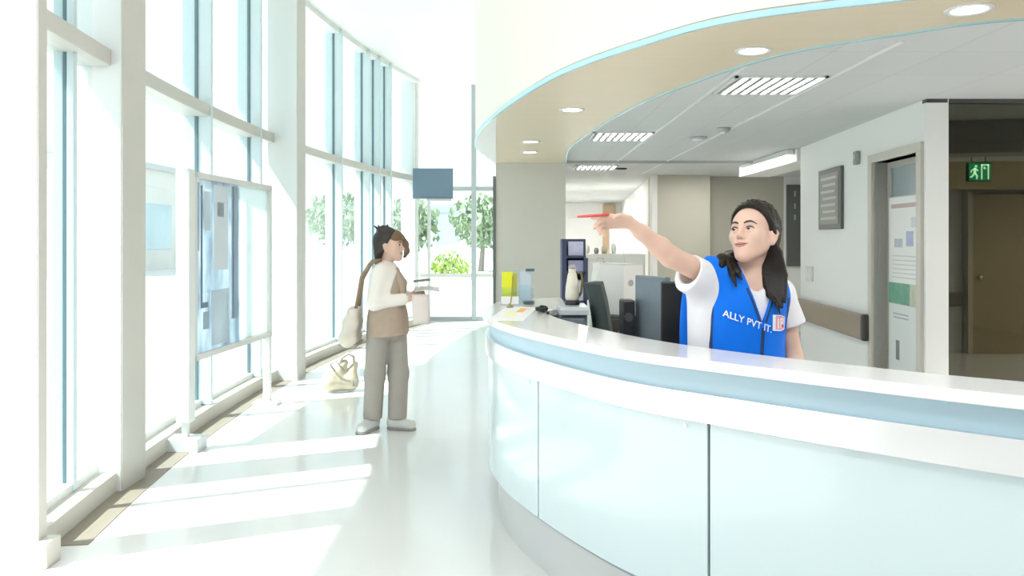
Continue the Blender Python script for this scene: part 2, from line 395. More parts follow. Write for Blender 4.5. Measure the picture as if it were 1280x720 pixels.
# ================================================================== reception counter
CO = catmull([(3.6, 0.75), (2.2, 1.42), (1.31, 2.046), (0.68, 2.614), (0.345, 3.0), (0.0, 3.70), (-0.145, 4.25), (-0.15, 4.75), (-0.06, 5.25), (0.12, 5.48), (0.34, 5.56)], 14)
CI = catmull([(3.8, 1.0), (2.35, 1.70), (1.45, 2.26), (1.07, 2.58), (0.76, 2.92), (0.55, 3.25), (0.38, 3.65), (0.25, 4.05), (0.185, 4.42), (0.235, 4.60), (0.34, 4.67)], 14)
CO, CI = resample(CO, n=170), resample(CI, n=170)
QUARTZ = mat('counter_top_white', (0.80, 0.80, 0.79), 0.14, noise=0.03, nscale=40)
RECESS = mat('counter_recess_blue', (0.40, 0.55, 0.63), 0.35)
STEEL = mat('counter_steel', (0.83, 0.845, 0.87), 0.24, 0.9, stretch=(1, 1, 30), noise=0.03, nscale=12)
FROST = mat('counter_frosted_glass', (0.60, 0.715, 0.735), 0.18, spec=0.5, coat=0.3)
PLINTH = mat('counter_plinth', (0.60, 0.615, 0.61), 0.28)
root = thing('reception_counter', 'long curved reception counter with white top and frosted pale green glass panels', 'counter')
bm = BM(); strip(bm, CO, CI, 1.044, 1.08); obj('countertop', bm, QUARTZ, root, bevel=0.004)
bm = BM(); sweep(bm, CO, rect(-0.075, -0.035, 0.965, 1.044)); obj('recess_band', bm, RECESS, root)
bm = BM(); sweep(bm, CO, rect(-0.05, -0.012, 0.868, 0.965)); obj('steel_band', bm, STEEL, root, bevel=0.002)
bm = BM(); sweep(bm, CO, rect(-0.085, -0.055, 0.24, 0.90)); obj('backing', bm, mat('counter_backing', (0.28, 0.33, 0.35), 0.5), root)
PC = offset(CO, -0.03); s = np.concatenate([[0], np.cumsum(np.linalg.norm(np.diff(PC, axis=0), axis=1))])
sm = s[np.argmin(np.abs(PC[:, 0] / PC[:, 1] - 0.246) + (PC[:, 1] > 4) * 9)]      # the seam beside the tall third panel
cuts = [0.0] + [sm + k * 1.0 for k in range(-3, 5) if 0.15 < sm + k * 1.0 < s[-1] - 0.15] + [s[-1]]
for a, b in zip(cuts[:-1], cuts[1:]):
    Q = sub_curve(PC, a + 0.005, b - 0.005, 0.04); bm = BM(); sweep(bm, Q, rect(-0.014, 0.0, 0.262, 0.872)); f = obj('glass_panel', bm, FROST, root, bevel=0.002)
    bm = BM(); q = Q[2]; nn = normals2(Q)[2]
    for z in (0.845,):
        tube(bm, [(q[0] - nn[0] * 0.002, q[1] - nn[1] * 0.002, z), (q[0] + nn[0] * 0.005, q[1] + nn[1] * 0.005, z)], 0.006, 10)
    obj('fixing_stud', bm, mat('stud_steel', (0.75, 0.8, 0.82), 0.2, 1.0), f)
bm = BM(); sweep(bm, CO, rect(-0.13, -0.085, 0.0, 0.262)); obj('plinth', bm, PLINTH, root)
bm = BM(); sweep(bm, CI, rect(0.02, 0.045, 0.0, 1.044)); obj('back_panel', bm, mat('counter_back', (0.55, 0.56, 0.56), 0.5), root)
settle(root, (0.9, 2.6, 0))

# ================================================================== things on the counter
ACR = glass('acrylic', (0.93, 0.97, 0.99), 0.10)
WP = mat('white_paper', (0.82, 0.82, 0.80), 0.6)
root = thing('leaflet_holder', 'clear leaflet holder full of bright yellow leaflets on the far counter end', 'leaflet holder')
YEL = mat('leaflet_yellow', (0.72, 0.74, 0.02), 0.5); OLV = mat('leaflet_olive', (0.38, 0.40, 0.02), 0.5)
bm = BM(); box(bm, -0.062, 0.005, 4.905, 4.913, 1.135, 1.285); obj('leaflet', bm, YEL, root)
bm = BM(); box(bm, 0.003, 0.030, 4.90, 4.945, 1.125, 1.275); obj('leaflet', bm, OLV, root)
bm = BM(); box(bm, -0.070, 0.045, 4.885, 4.889, 1.09, 1.19); box(bm, -0.070, 0.045, 4.95, 4.955, 1.09, 1.30); box(bm, -0.070, 0.045, 4.885, 4.955, 1.082, 1.088); box(bm, -0.073, -0.070, 4.885, 4.955, 1.082, 1.25); box(bm, 0.045, 0.048, 4.885, 4.955, 1.082, 1.25)
obj('tray', bm, ACR, root)
bm = BM(); box(bm, -0.066, 0.040, 4.880, 4.884, 1.088, 1.135); obj('label_strip', bm, WP, root)
settle(root, (-0.012, 4.92, 1.08))
root = thing('leaflet_holder', 'clear pale blue holder with dark clips next to the yellow leaflets', 'leaflet holder')
bm = BM(); box(bm, 0.050, 0.118, 5.00, 5.01, 1.095, 1.285); obj('leaflet', bm, mat('leaflet_blue', (0.66, 0.76, 0.86), 0.5), root)
bm = BM(); box(bm, 0.045, 0.135, 4.975, 4.98, 1.085, 1.20); box(bm, 0.045, 0.135, 5.03, 5.035, 1.085, 1.30); box(bm, 0.045, 0.135, 4.975, 5.035, 1.082, 1.087); obj('tray', bm, ACR, root)
CL = mat('clip_dark', (0.10, 0.13, 0.14), 0.4)
bm = BM(); box(bm, 0.085, 0.140, 4.97, 5.04, 1.285, 1.302); obj('clip', bm, CL, root, bevel=0.003)
bm = BM(); box(bm, 0.070, 0.140, 4.965, 5.045, 1.083, 1.100); obj('clip', bm, CL, root, bevel=0.003)
settle(root, (0.09, 5.0, 1.08))
root = thing('flyer', 'white flyer with orange and yellow print lying on the far counter end', 'flyer')
FX = Matrix.Translation((0.02, 4.36, 1.0805)) @ Matrix.Rotation(-0.12, 4, 'Z')
bm = BM(); box(bm, -0.10, 0.085, -0.42, 0.40, 0, 0.0012, FX); obj('sheet', bm, WP, root)
for nm, c, r in (('orange_print', (0.90, 0.42, 0.12), (-0.005, 0.035, 0.06, 0.30)), ('yellow_print', (0.86, 0.84, 0.45), (-0.05, 0.01, -0.15, 0.05)), ('pink_print', (0.88, 0.68, 0.66), (0.035, 0.07, 0.22, 0.27))):
    bm = BM(); box(bm, r[0], r[1], r[2], r[3], 0.0012, 0.0016, FX); obj(nm, bm, mat(nm, c, 0.6), root)
settle(root, (0.02, 4.36, 1.0805))
bm = BM(); tube(bm, [(0.005, 4.80, 1.262), (0.0, 4.76, 1.16), (-0.01, 4.72, 1.095)], 0.004, 8)
root = thing('pen_stand', 'thin brown pen standing on its small base before the yellow leaflets', 'pen')
obj('pen', bm, mat('pen_brown', (0.30, 0.22, 0.05), 0.4), root)
bm = BM(); lathe(bm, [(0.020, 0.0), (0.020, 0.008), (0.008, 0.016), (0.006, 0.026)], 16, (-0.012, 4.715, 1.081)); obj('pen_base', bm, mat('pen_base', (0.28, 0.24, 0.10), 0.4), root)
settle(root, (-0.012, 4.715, 1.081))

# ================================================================== desk behind the counter
BLK = mat('black_plastic', (0.018, 0.02, 0.021), 0.4)
SLATE = mat('slate_plastic', (0.12, 0.16, 0.185), 0.35)
GREYP = mat('grey_plastic', (0.42, 0.45, 0.47), 0.4)
root = thing('work_desk', 'low grey work desk hidden behind the counter', 'desk')
bm = BM(); box(bm, 0.53, 1.30, 3.50, 4.06, 0.72, 0.75); obj('desk_top', bm, mat('desk_top', (0.40, 0.39, 0.36), 0.4), root, bevel=0.004)
for x in (0.58, 1.24):
    for y in (3.56, 4.0):
        bm = BM(); tube(bm, [(x, y, 0), (x, y, 0.72)], 0.025, 12); obj('leg', bm, BLK, root, True)
settle(root, (0.9, 3.78, 0))
root = thing('printer_stand', 'narrow grey stand under the slate printer', 'stand')
bm = BM(); box(bm, 0.262, 0.41, 4.27, 4.58, 0.72, 0.75); obj('stand_top', bm, MATS['desk_top'], root, bevel=0.003)
for x in (0.275, 0.395):
    for y in (4.29, 4.56):
        bm = BM(); tube(bm, [(x, y, 0), (x, y, 0.72)], 0.010, 10); obj('leg', bm, BLK, root, True)
settle(root, (0.335, 4.43, 0))

root = thing('label_printer', 'slate desktop printer with a pale grey lid behind the counter tip', 'printer')
bm = BM(); box(bm, 0.262, 0.405, 4.30, 4.56, 0.75, 1.075); obj('body', bm, SLATE, root, bevel=0.012)
bm = BM(); prism(bm, [(4.27, 1.078), (4.58, 1.078), (4.58, 1.12), (4.29, 1.12), (4.27, 1.105)], 0.255, 0.412, Matrix(((0, 0, 1, 0), (1, 0, 0, 0), (0, 1, 0, 0), (0, 0, 0, 1))))
obj('lid', bm, mat('lid_grey', (0.50, 0.54, 0.56), 0.3), root, bevel=0.004)
bm = BM(); box(bm, 0.275, 0.39, 4.288, 4.30, 0.98, 1.06); obj('front_panel', bm, mat('printer_front', (0.17, 0.21, 0.24), 0.3), root, bevel=0.003)
settle(root, (0.33, 4.43, 0.75))

root = thing('coffee_flask', 'cream tapered jug with dark base standing on the slate printer', 'jug')
bm = BM(); lathe(bm, [(0.034, 0.02), (0.040, 0.045), (0.036, 0.10), (0.026, 0.165), (0.019, 0.185), (0.022, 0.198), (0.018, 0.20)], 24, (0.335, 4.45, 1.1205)); obj('jug_body', bm, mat('cream_glaze', (0.72, 0.69, 0.58), 0.3, noise=0.12, nscale=25), root, True)
bm = BM(); lathe(bm, [(0.040, 0.0), (0.042, 0.006), (0.038, 0.026)], 24, (0.335, 4.45, 1.1205)); obj('base_ring', bm, BLK, root, True)
bm = BM(); lathe(bm, [(0.020, 0.198), (0.022, 0.212), (0.012, 0.222)], 20, (0.335, 4.45, 1.1205)); obj('lid', bm, mat('jug_lid', (0.45, 0.36, 0.34), 0.4), root, True)
bm = BM(); tube(bm, [(0.358, 4.45, 1.30), (0.385, 4.45, 1.295), (0.392, 4.45, 1.25), (0.385, 4.45, 1.19), (0.372, 4.45, 1.165)], 0.007, 10); obj('handle', bm, mat('jug_handle', (0.16, 0.13, 0.05), 0.5), root, True)
settle(root, (0.335, 4.45, 1.12))

# coil of cable
root = tag(empty('cable_coil'), 'small coil of black cable at the inner tip of the counter', 'cable')
bm = BM(); pts = []
for i in range(110):
    a = i * 0.42; r = 0.026 + 0.007 * math.sin(i * 1.7); pts.append((0.165 + r * math.cos(a), 4.44 + 2.4 * r * math.sin(a), 1.0855 + 0.00018 * i + 0.003 * (1 + math.sin(i * 0.9))))
tube(bm, pts, 0.005, 6); obj('cable', bm, BLK, root, True)
bm = BM(); box(bm, 0.185, 0.20, 4.30, 4.34, 1.0805, 1.095); obj('plug', bm, BLK, root, bevel=0.003)
settle(root, (0.165, 4.44, 1.08))

# black chair seen from its edge
root = thing('office_chair', 'black office chair seen edge on next to the white carton', 'chair', (0.735, 4.44, 0), 1.42)
bm = BM()
prof = [(0.215, 0.60), (0.225, 0.80), (0.23, 0.95), (0.255, 1.12), (0.285, 1.24)]
rings = []
for y, z in prof:
    w = 0.22 if z < 1.1 else 0.19
    rings.append([bm.verts.new((x, y + dy - 0.05 * (abs(x) / w) ** 2, z)) for x, dy in ((-w, 0), (-w * .5, -0.02), (0, -0.03), (w * .5, -0.02), (w, 0), (w, 0.05), (0, 0.05), (-w, 0.05))])
for i in range(len(rings) - 1):
    for k in range(8): bm.faces.new((rings[i][k], rings[i][(k + 1) % 8], rings[i + 1][(k + 1) % 8], rings[i + 1][k]))
bm.faces.new(rings[0]); bm.faces.new(rings[-1])
obj('backrest', bm, mat('chair_fabric', (0.03, 0.045, 0.045), 0.7), root, True)
bm = BM(); box(bm, -0.24, 0.24, -0.22, 0.24, 0.44, 0.52); obj('seat', bm, MATS['chair_fabric'], root, bevel=0.03, seg=3)
bm = BM(); tube(bm, [(0, 0, 0.10), (0, 0, 0.44)], 0.03, 12); obj('column_tube', bm, BLK, root, True)
bm = BM(); tube(bm, [(0, 0.18, 0.46), (0, 0.30, 0.50), (0, 0.30, 0.70)], 0.022, 10); obj('back_post', bm, BLK, root, True)
for k in range(5):
    a = k * 2 * PI / 5; bm = BM(); tube(bm, [(0, 0, 0.12), (0.28 * math.cos(a), 0.28 * math.sin(a), 0.075)], [0.028, 0.016], 8); lg = obj('leg', bm, BLK, root, True)
    bm = BM(); c = (0.28 * math.cos(a), 0.28 * math.sin(a), 0.032); tube(bm, [(c[0] - 0.02 * math.sin(a), c[1] + 0.02 * math.cos(a), c[2]), (c[0] + 0.02 * math.sin(a), c[1] - 0.02 * math.cos(a), c[2])], 0.032, 12); obj('caster', bm, BLK, lg)

root = thing('drawer_pedestal', 'black drawer pedestal under the white carton', 'cabinet')
bm = BM(); box(bm, 0.55, 0.82, 4.88, 5.20, 0.0, 1.015); obj('body', bm, BLK, root, bevel=0.008)
for k in range(3):
    bm = BM(); box(bm, 0.562, 0.808, 4.862, 4.88, 0.03 + k * 0.33, 0.34 + k * 0.33); dr = obj('drawer', bm, mat('drawer_dark', (0.05, 0.048, 0.035), 0.5), root, bevel=0.004)
    bm = BM(); box(bm, 0.64, 0.73, 4.845, 4.862, 0.25 + k * 0.33, 0.27 + k * 0.33); obj('handle', bm, MATS['steel'], dr)
settle(root, (0.685, 5.04, 0))
root = thing('cardboard_carton', 'white carton with a round grey mark stacked on the black pedestal', 'carton')
CB = mat('carton_white', (0.72, 0.71, 0.67), 0.6); CM = Matrix.Translation((0.685, 5.03, 1.016)) @ Matrix.Rotation(0.55, 4, 'Z')
bm = BM(); box(bm, -0.078, 0.078, -0.12, 0.12, 0, 0.312, CM); obj('box_body', bm, CB, root, bevel=0.003)
bm = BM(); box(bm, -0.079, 0.079, -0.121, -0.001, 0.313, 0.317, CM); obj('flap', bm, mat('carton_flap', (0.66, 0.64, 0.60), 0.6), root)
bm = BM(); box(bm, -0.079, 0.079, 0.001, 0.121, 0.313, 0.317, CM); obj('flap', bm, MATS['carton_flap'], root)
bm = BM(); tube(bm, [tuple(CM @ Vector((-0.02, -0.121, 0.20))), tuple(CM @ Vector((-0.02, -0.1225, 0.20)))], 0.020, 20); obj('round_mark', bm, mat('mark_grey', (0.35, 0.34, 0.36), 0.6), root)
settle(root, (0.685, 5.03, 1.016))
root = thing('storage_locker', 'white storage locker behind the carton', 'locker')
LK = mat('locker_white', (0.66, 0.66, 0.62), 0.5)
bm = BM(); box(bm, 0.54, 1.0, 5.40, 5.75, 0.0, 1.05); obj('body', bm, LK, root, bevel=0.006)
for x0, hx in ((0.555, 0.745), (0.775, 0.79)):
    bm = BM(); box(bm, x0, x0 + 0.21, 5.385, 5.40, 0.06, 1.0); dr = obj('door', bm, LK, root, bevel=0.004)
    bm = BM(); tube(bm, [(hx, 5.385, 0.60), (hx, 5.36, 0.62), (hx, 5.36, 0.70), (hx, 5.385, 0.72)], 0.005, 8); obj('handle', bm, MATS['steel'], dr)
settle(root, (0.77, 5.57, 0))
root = thing('paper_bag', 'crumpled white paper bag on the locker behind the black office chair', 'paper bag')
bm = BM(); r0 = []
for z, w, dd in ((1.052, .062, .07), (1.12, .066, .075), (1.20, .062, .06), (1.28, .052, .045), (1.325, .058, .032)):
    r0.append([bm.verts.new((0.612 + w * math.cos(2 * PI * k / 14) * (1 + random.uniform(-.07, .07)), 5.55 + dd * math.sin(2 * PI * k / 14) * (1 + random.uniform(-.1, .1)), z + (random.uniform(-.006, .006) if z > 1.06 else 0))) for k in range(14)])
for i in range(4):
    for k in range(14): bm.faces.new((r0[i][k], r0[i][(k + 1) % 14], r0[i + 1][(k + 1) % 14], r0[i + 1][k]))
bm.faces.new(r0[0]); obj('bag_body', bm, mat('bag_white', (0.78, 0.77, 0.72), 0.7), root)
bm = BM(); tube(bm, [(0.585, 5.54, 1.315), (0.595, 5.54, 1.355), (0.63, 5.54, 1.355), (0.64, 5.54, 1.315)], 0.004, 6); obj('handle', bm, mat('bag_string', (0.55, 0.50, 0.40), 0.7), root)
settle(root, (0.612, 5.55, 1.05))

# speaker and monitors
root = thing('desk_speaker', 'small black speaker left of the slate monitor', 'speaker')
bm = BM(); box(bm, 0.540, 0.606, 3.93, 4.04, 0.75, 1.185); obj('cabinet', bm, BLK, root, bevel=0.01)
for z, r in ((1.10, 0.022), (0.95, 0.028)):
    bm = BM(); tube(bm, [(0.573, 3.93, z), (0.573, 3.924, z)], r, 20); obj('driver', bm, mat('cone_grey', (0.06, 0.06, 0.06), 0.6), root)
settle(root, (0.573, 3.985, 0.75))
def monitor(label, c, rz, w, zt, face, shell, back=False):
    root = thing('computer_monitor', label, 'monitor', (c[0], c[1], 0.75), rz)
    h = 0.42; z1 = zt - 0.75; z0 = z1 - h
    bm = BM(); box(bm, -w / 2, w / 2, -0.012, 0.022, z0, z1); obj('housing', bm, shell, root, bevel=0.006)
    bm = BM(); box(bm, -w / 2 + 0.012, w / 2 - 0.012, -0.0145, -0.012, z0 + 0.018, z1 - 0.012); obj('screen', bm, face, root)
    bm = BM(); box(bm, -w * .38, w * .38, 0.02, 0.05, z0 + 0.10, z1 - 0.10); obj('back_cover', bm, shell, root, bevel=0.012)
    bm = BM(); tube(bm, [(0, 0.06, 0.012), (0, 0.06, z0 + 0.20)], 0.018, 12); obj('stand_post', bm, BLK, root)
    bm = BM(); lathe(bm, [(0.06, 0), (0.06, 0.008), (0.02, 0.016)], 24, (0, 0.05, 0)); obj('stand_base', bm, BLK, root)
    return root
monitor('slate grey monitor turned sideways left of the black one', (0.676, 3.88), -1.21, 0.28, 1.305, mat('screen_slate', (0.17, 0.21, 0.24), 0.25), SLATE)
monitor('black monitor beside the raised arm of the volunteer', (0.728, 3.63), -0.20, 0.105, 1.292, mat('screen_black', (0.008, 0.009, 0.009), 0.3), BLK)

# far office furniture
root = thing('shelf_cabinet', 'navy shelf cabinet with lilac papers at the corridor mouth', 'cabinet')
NV = mat('navy_board', (0.05, 0.06, 0.13), 0.5)
bm = BM(); box(bm, 0.50, 0.545, 8.0, 8.3, 0, 1.49); box(bm, 0.545, 0.76, 8.26, 8.3, 0, 1.49); box(bm, 0.72, 0.76, 8.0, 8.3, 0, 1.30)
for z in (0.02, 0.45, 0.85, 1.14, 1.30): box(bm, 0.545, 0.74, 8.0, 8.26, z, z + 0.025)
obj('carcass', bm, NV, root)
for z, h, c in ((1.325, 0.14, (0.55, 0.55, 0.72)), (1.165, 0.11, (0.36, 0.38, 0.56)), (0.875, 0.2, (0.62, 0.62, 0.66))):
    bm = BM(); box(bm, 0.565, 0.715, 8.02, 8.2, z, z + h); obj('paper_stack', bm, mat('paper_%d' % int(z * 100), c, 0.6, noise=0.2, nscale=30), root)
settle(root, (0.63, 8.15, 0))
root = thing('filing_cabinet', 'long cream filing cabinet along the corridor behind the cartons', 'cabinet')
FC = mat('filing_cream', (0.68, 0.68, 0.63), 0.5)
bm = BM(); box(bm, 0.80, 1.50, 9.0, 9.5, 0, 1.32); obj('body', bm, FC, root, bevel=0.006)
for k in range(3):
    bm = BM(); box(bm, 0.82 + k * 0.225, 1.03 + k * 0.225, 8.985, 9.0, 0.05, 1.28); dr = obj('door', bm, FC, root, bevel=0.004)
    bm = BM(); box(bm, 1.00 + k * 0.225, 1.012 + k * 0.225, 8.97, 8.985, 0.9, 1.02); obj('handle', bm, MATS['steel'], dr)
settle(root, (1.15, 9.25, 0))
for k, (x, h, r, c, lb) in enumerate(((0.86, .10, .035, (0.75, 0.73, 0.66), 'cream pot on the filing cabinet, nearest the navy shelf'), (0.97, .07, .03, (0.30, 0.29, 0.26), 'dark small pot on the filing cabinet'), (1.06, .09, .035, (0.55, 0.48, 0.36), 'tan pot on the filing cabinet'), (1.17, .12, .03, (0.82, 0.82, 0.80), 'tall white pot on the filing cabinet'))):
    bm = BM(); lathe(bm, [(r * .7, 0), (r, h * .5), (r * .8, h * .85), (r * .5, h * .9), (r * .6, h)], 18, (x, 9.2, 1.321)); tag(obj('pot', bm, mat('pot_%d' % k, c, 0.4), None, True), lb, 'pot', 'pots on the filing cabinet')
root = thing('notice_panel', 'pale green standing panel in the back corridor', 'panel')
bm = BM(); box(bm, 1.98, 2.22, 16.0, 16.04, 0.25, 1.75); obj('board', bm, mat('panel_green', (0.60, 0.70, 0.60), 0.5), root)
bm = BM(); box(bm, 1.955, 1.98, 15.98, 16.06, 0, 1.78); box(bm, 2.22, 2.245, 15.98, 16.06, 0, 1.78); box(bm, 1.955, 2.245, 15.98, 16.06, 1.75, 1.78); obj('frame', bm, GREYP, root)
settle(root, (2.1, 16.02, 0))

# ================================================================== on the right wall
root = thing('wall_plaque', 'dark framed plaque with raised lines on the white office wall', 'plaque')
bm = BM(); box(bm, 1.70, 2.36, -0.03, 0.0, 1.585, 2.18, RW); obj('frame', bm, mat('plaque_frame', (0.10, 0.105, 0.10), 0.4), root, bevel=0.006)
bm = BM(); box(bm, 1.76, 2.30, -0.034, -0.028, 1.635, 2.13, RW); obj('plate', bm, mat('plaque_plate', (0.22, 0.22, 0.205), 0.4), root)
for k in range(7):
    bm = BM(); box(bm, 1.80 + (k % 3) * 0.02, 2.26 - (k % 2) * 0.06, -0.038, -0.033, 2.07 - k * 0.065, 2.095 - k * 0.065, RW); obj('raised_line', bm, mat('plaque_line', (0.46, 0.46, 0.43), 0.4), root)
settle(root, tuple(RW @ Vector((2.03, 0, 1.88))))
root = thing('wall_sensor', 'small grey sensor box on the wall above the doorway corner', 'sensor')
bm = BM(); box(bm, 1.28, 1.36, -0.04, 0.0, 2.15, 2.27, RW); obj('housing', bm, mat('sensor_grey', (0.30, 0.30, 0.28), 0.5), root, bevel=0.008)
bm = BM(); box(bm, 1.30, 1.34, -0.044, -0.04, 2.20, 2.24, RW); obj('lens', bm, GREYP, root)
settle(root, tuple(RW @ Vector((1.32, 0, 2.21))))
root = thing('light_switch', 'white double light switch on the office wall below the plaque', 'switch')
bm = BM(); box(bm, 2.62, 2.86, -0.014, 0.0, 1.04, 1.20, RW); obj('plate', bm, mat('switch_plate', (0.66, 0.67, 0.66), 0.4), root, bevel=0.004)
for u in (2.66, 2.75):
    bm = BM(); box(bm, u, u + 0.075, -0.022, -0.013, 1.07, 1.17, RW); obj('rocker', bm, WHITE, root, bevel=0.003)
settle(root, tuple(RW @ Vector((2.74, 0, 1.12))))
root = thing('wall_handrail', 'broad brown bumper handrail on the white office wall', 'handrail')
BR = mat('bumper_brown', (0.27, 0.215, 0.16), 0.5)
bm = BM(); box(bm, 1.07, 3.06, -0.075, -0.03, 0.62, 0.84, RW); obj('rail', bm, BR, root, bevel=0.012)
bm = BM(); box(bm, 1.02, 1.085, -0.08, -0.002, 0.615, 0.845, RW); obj('end_cap', bm, mat('bumper_cap', (0.06, 0.05, 0.045), 0.4), root, bevel=0.02, seg=3)
for u_ in (1.3, 2.6):
    bm = BM(); box(bm, u_, u_ + 0.06, -0.032, 0, 0.68, 0.78, RW); obj('bracket', bm, BR, root)
settle(root, tuple(RW @ Vector((2.05, 0, 0.73))))
root = thing('dark_noticeboard', 'tall dark grey board hanging on the alcove wall', 'board')
bm = BM(); box(bm, 4.42, 4.70, 12.86, 12.898, 1.06, 2.37); obj('panel', bm, mat('slate_board', (0.105, 0.115, 0.11), 0.5), root, bevel=0.004)
for k, z in enumerate((2.18, 1.98, 1.80)):
    bm = BM(); box(bm, 4.535, 4.56, 12.855, 12.86, z, z + 0.09); obj('pale_mark', bm, mat('mark_pale', (0.42, 0.43, 0.42), 0.5), root)
settle(root, (4.56, 12.88, 1.7))
# posters on the door
root = thing('door_poster', 'large white poster with small blue pictures and a green photo strip on the door', 'poster')
def onleaf(u0, u1, z0, z1, t0, t1): return box(BM(), u0, u1, 0.11 - t1, 0.11 - t0, z0, z1, RW)
obj('sheet', onleaf(0.17, 0.93, 1.10, 1.83, 0.001, 0.003), WP, root)
obj('title_line', onleaf(0.22, 0.88, 1.74, 1.775, 0.003, 0.004), mat('print_red', (0.55, 0.42, 0.40), 0.6), root)
for u, z, w, h, c in ((0.28, 1.42, .13, .11, (0.36, 0.38, 0.60)), (0.46, 1.43, .13, .12, (0.45, 0.47, 0.66)), (0.66, 1.42, .16, .07, (0.50, 0.52, 0.56)), (0.30, 1.58, .2, .08, (0.66, 0.67, 0.70))):
    obj('picture', onleaf(u, u + w, z, z + h, 0.003, 0.004), mat('print_%d' % int(u * 100), c, 0.6, noise=0.25, nscale=40), root)
obj('green_photo', onleaf(0.17, 0.52, 0.96, 1.13, 0.003, 0.005), mat('photo_sand', (0.52, 0.54, 0.42), 0.6, noise=0.3, nscale=14), root)
obj('green_photo', onleaf(0.52, 0.93, 0.96, 1.13, 0.003, 0.005), mat('photo_green', (0.16, 0.36, 0.26), 0.6, noise=0.35, nscale=14), root)
for k in range(6): obj('text_line', onleaf(0.24 + (k % 2) * .03, 0.86, 1.17 + k * 0.035, 1.18 + k * 0.035, 0.003, 0.004), mat('print_grey', (0.62, 0.62, 0.62), 0.6), root)
settle(root, tuple(RW @ Vector((0.55, 0.1, 1.45))))
root = thing('door_poster', 'lower white poster with two grey figures on the door, under the green photo strip', 'poster')
obj('sheet', onleaf(0.17, 0.93, 0.36, 0.955, 0.001, 0.003), mat('poster_pale', (0.70, 0.73, 0.72), 0.6), root)
for u, h in ((0.30, 0.20), (0.72, 0.16)):
    obj('grey_figure', onleaf(u, u + 0.07, 0.50, 0.50 + h, 0.003, 0.004), mat('print_dark', (0.22, 0.22, 0.23), 0.6), root, bevel=0.02)
for k in range(2): obj('text_line', onleaf(0.55, 0.84, 0.84 + k * 0.03, 0.852 + k * 0.03, 0.003, 0.004), mat('print_dark2', (0.40, 0.42, 0.46), 0.6), root)
settle(root, tuple(RW @ Vector((0.55, 0.1, 0.65))))

# exit sign
root = thing('exit_sign', 'green lit exit sign with running figure in the dark corridor', 'exit sign', (5.35, 9.15, 2.155))
bm = BM(); box(bm, -0.135, 0.135, 0.0, 0.05, -0.005, 0.215); obj('housing', bm, mat('sign_case', (0.02, 0.09, 0.04), 0.5), root, bevel=0.006)
bm = BM(); box(bm, -0.123, 0.123, -0.004, 0.0, 0.007, 0.203); obj('face', bm, mat('sign_green', (0.01, 0.22, 0.08), 0.4, emit=(0.0, 0.30, 0.09), emit_s=1.0), root)
SW = mat('sign_white', (0.6, 0.8, 0.65), 0.4, emit=(0.55, 0.95, 0.65), emit_s=2.2)
def bar(bm, x0, z0, x1, z1, w):
    d_ = Vector((x1 - x0, 0, z1 - z0)); p = Vector((-d_.z, 0, d_.x)).normalized() * w / 2
    a = [Vector((x0, -0.0065, z0)), Vector((x1, -0.0065, z1))]; q = [a[0] + p, a[0] - p, a[1] - p, a[1] + p]
    f = [bm.verts.new(v) for v in q]; g = [bm.verts.new(v + Vector((0, 0.003, 0))) for v in q]
    bm.faces.new(f); bm.faces.new(g[::-1])
    for i in range(4): bm.faces.new((f[i], f[(i + 1) % 4], g[(i + 1) % 4], g[i]))
bm = BM()
bar(bm, 0.02, 0.02, 0.02, 0.19, 0.014); bar(bm, 0.095, 0.02, 0.095, 0.19, 0.014); bar(bm, 0.013, 0.183, 0.102, 0.183, 0.014)
bar(bm, 0.045, 0.14, 0.06, 0.155, 0.03)
obj('door_symbol', bm, SW, root)
bm = BM()
bar(bm, -0.045, 0.155, -0.045, 0.180, 0.026); bar(bm, -0.055, 0.15, -0.06, 0.09, 0.028); bar(bm, -0.06, 0.09, -0.03, 0.055, 0.018); bar(bm, -0.03, 0.055, -0.04, 0.022, 0.016)
bar(bm, -0.065, 0.09, -0.09, 0.05, 0.018); bar(bm, -0.09, 0.05, -0.115, 0.045, 0.016); bar(bm, -0.05, 0.14, -0.02, 0.115, 0.014); bar(bm, -0.06, 0.14, -0.095, 0.12, 0.014); bar(bm, -0.095, 0.12, -0.105, 0.095, 0.012)
obj('running_figure', bm, SW, root)
for x_ in (-0.08, 0.08):
    bm = BM(); tube(bm, [(x_, 0.025, 0.215), (x_, 0.025, 0.348)], 0.006, 8); obj('hanger', bm, BLK, root)

# ================================================================== ceiling lights
LAMP = mat('lamp_lens', (0.9, 0.9, 0.88), 0.4, emit=(1.0, 0.97, 0.92), emit_s=14.0)
spots = [(1.96, 3.43, 'recessed downlight in the wooden soffit, nearest the smoked glass'), (1.26, 4.18, 'recessed downlight in the wooden soffit above the volunteer side'), (0.455, 6.07, 'recessed downlight in the soffit where it narrows'),
         (0.19, 8.05, 'recessed downlight near the taupe pier, the nearer of the pair'), (0.20, 9.0, 'recessed downlight closest to the taupe pier')]
for i, (x, y, lb) in enumerate(spots):
    if i == 0:
        r0_ = thing('recessed_downlight', lb, 'ceiling light', (x, y, 2.47), 0, 'downlights in the soffit')
        bm = BM(); lathe(bm, [(0.070, 0.0), (0.072, -0.006), (0.094, -0.008), (0.098, 0.0)], 32); obj('trim_ring', bm, FRAME, r0_, True)
        bm = BM(); lathe(bm, [(0.070, -0.0005), (0.069, -0.003), (0.05, -0.0045), (0.001, -0.005)], 32); obj('lens', bm, LAMP, r0_, True)
    else:
        r1 = copy_tree(r0_); r1.location = (x, y, 2.47); r1['label'] = lb
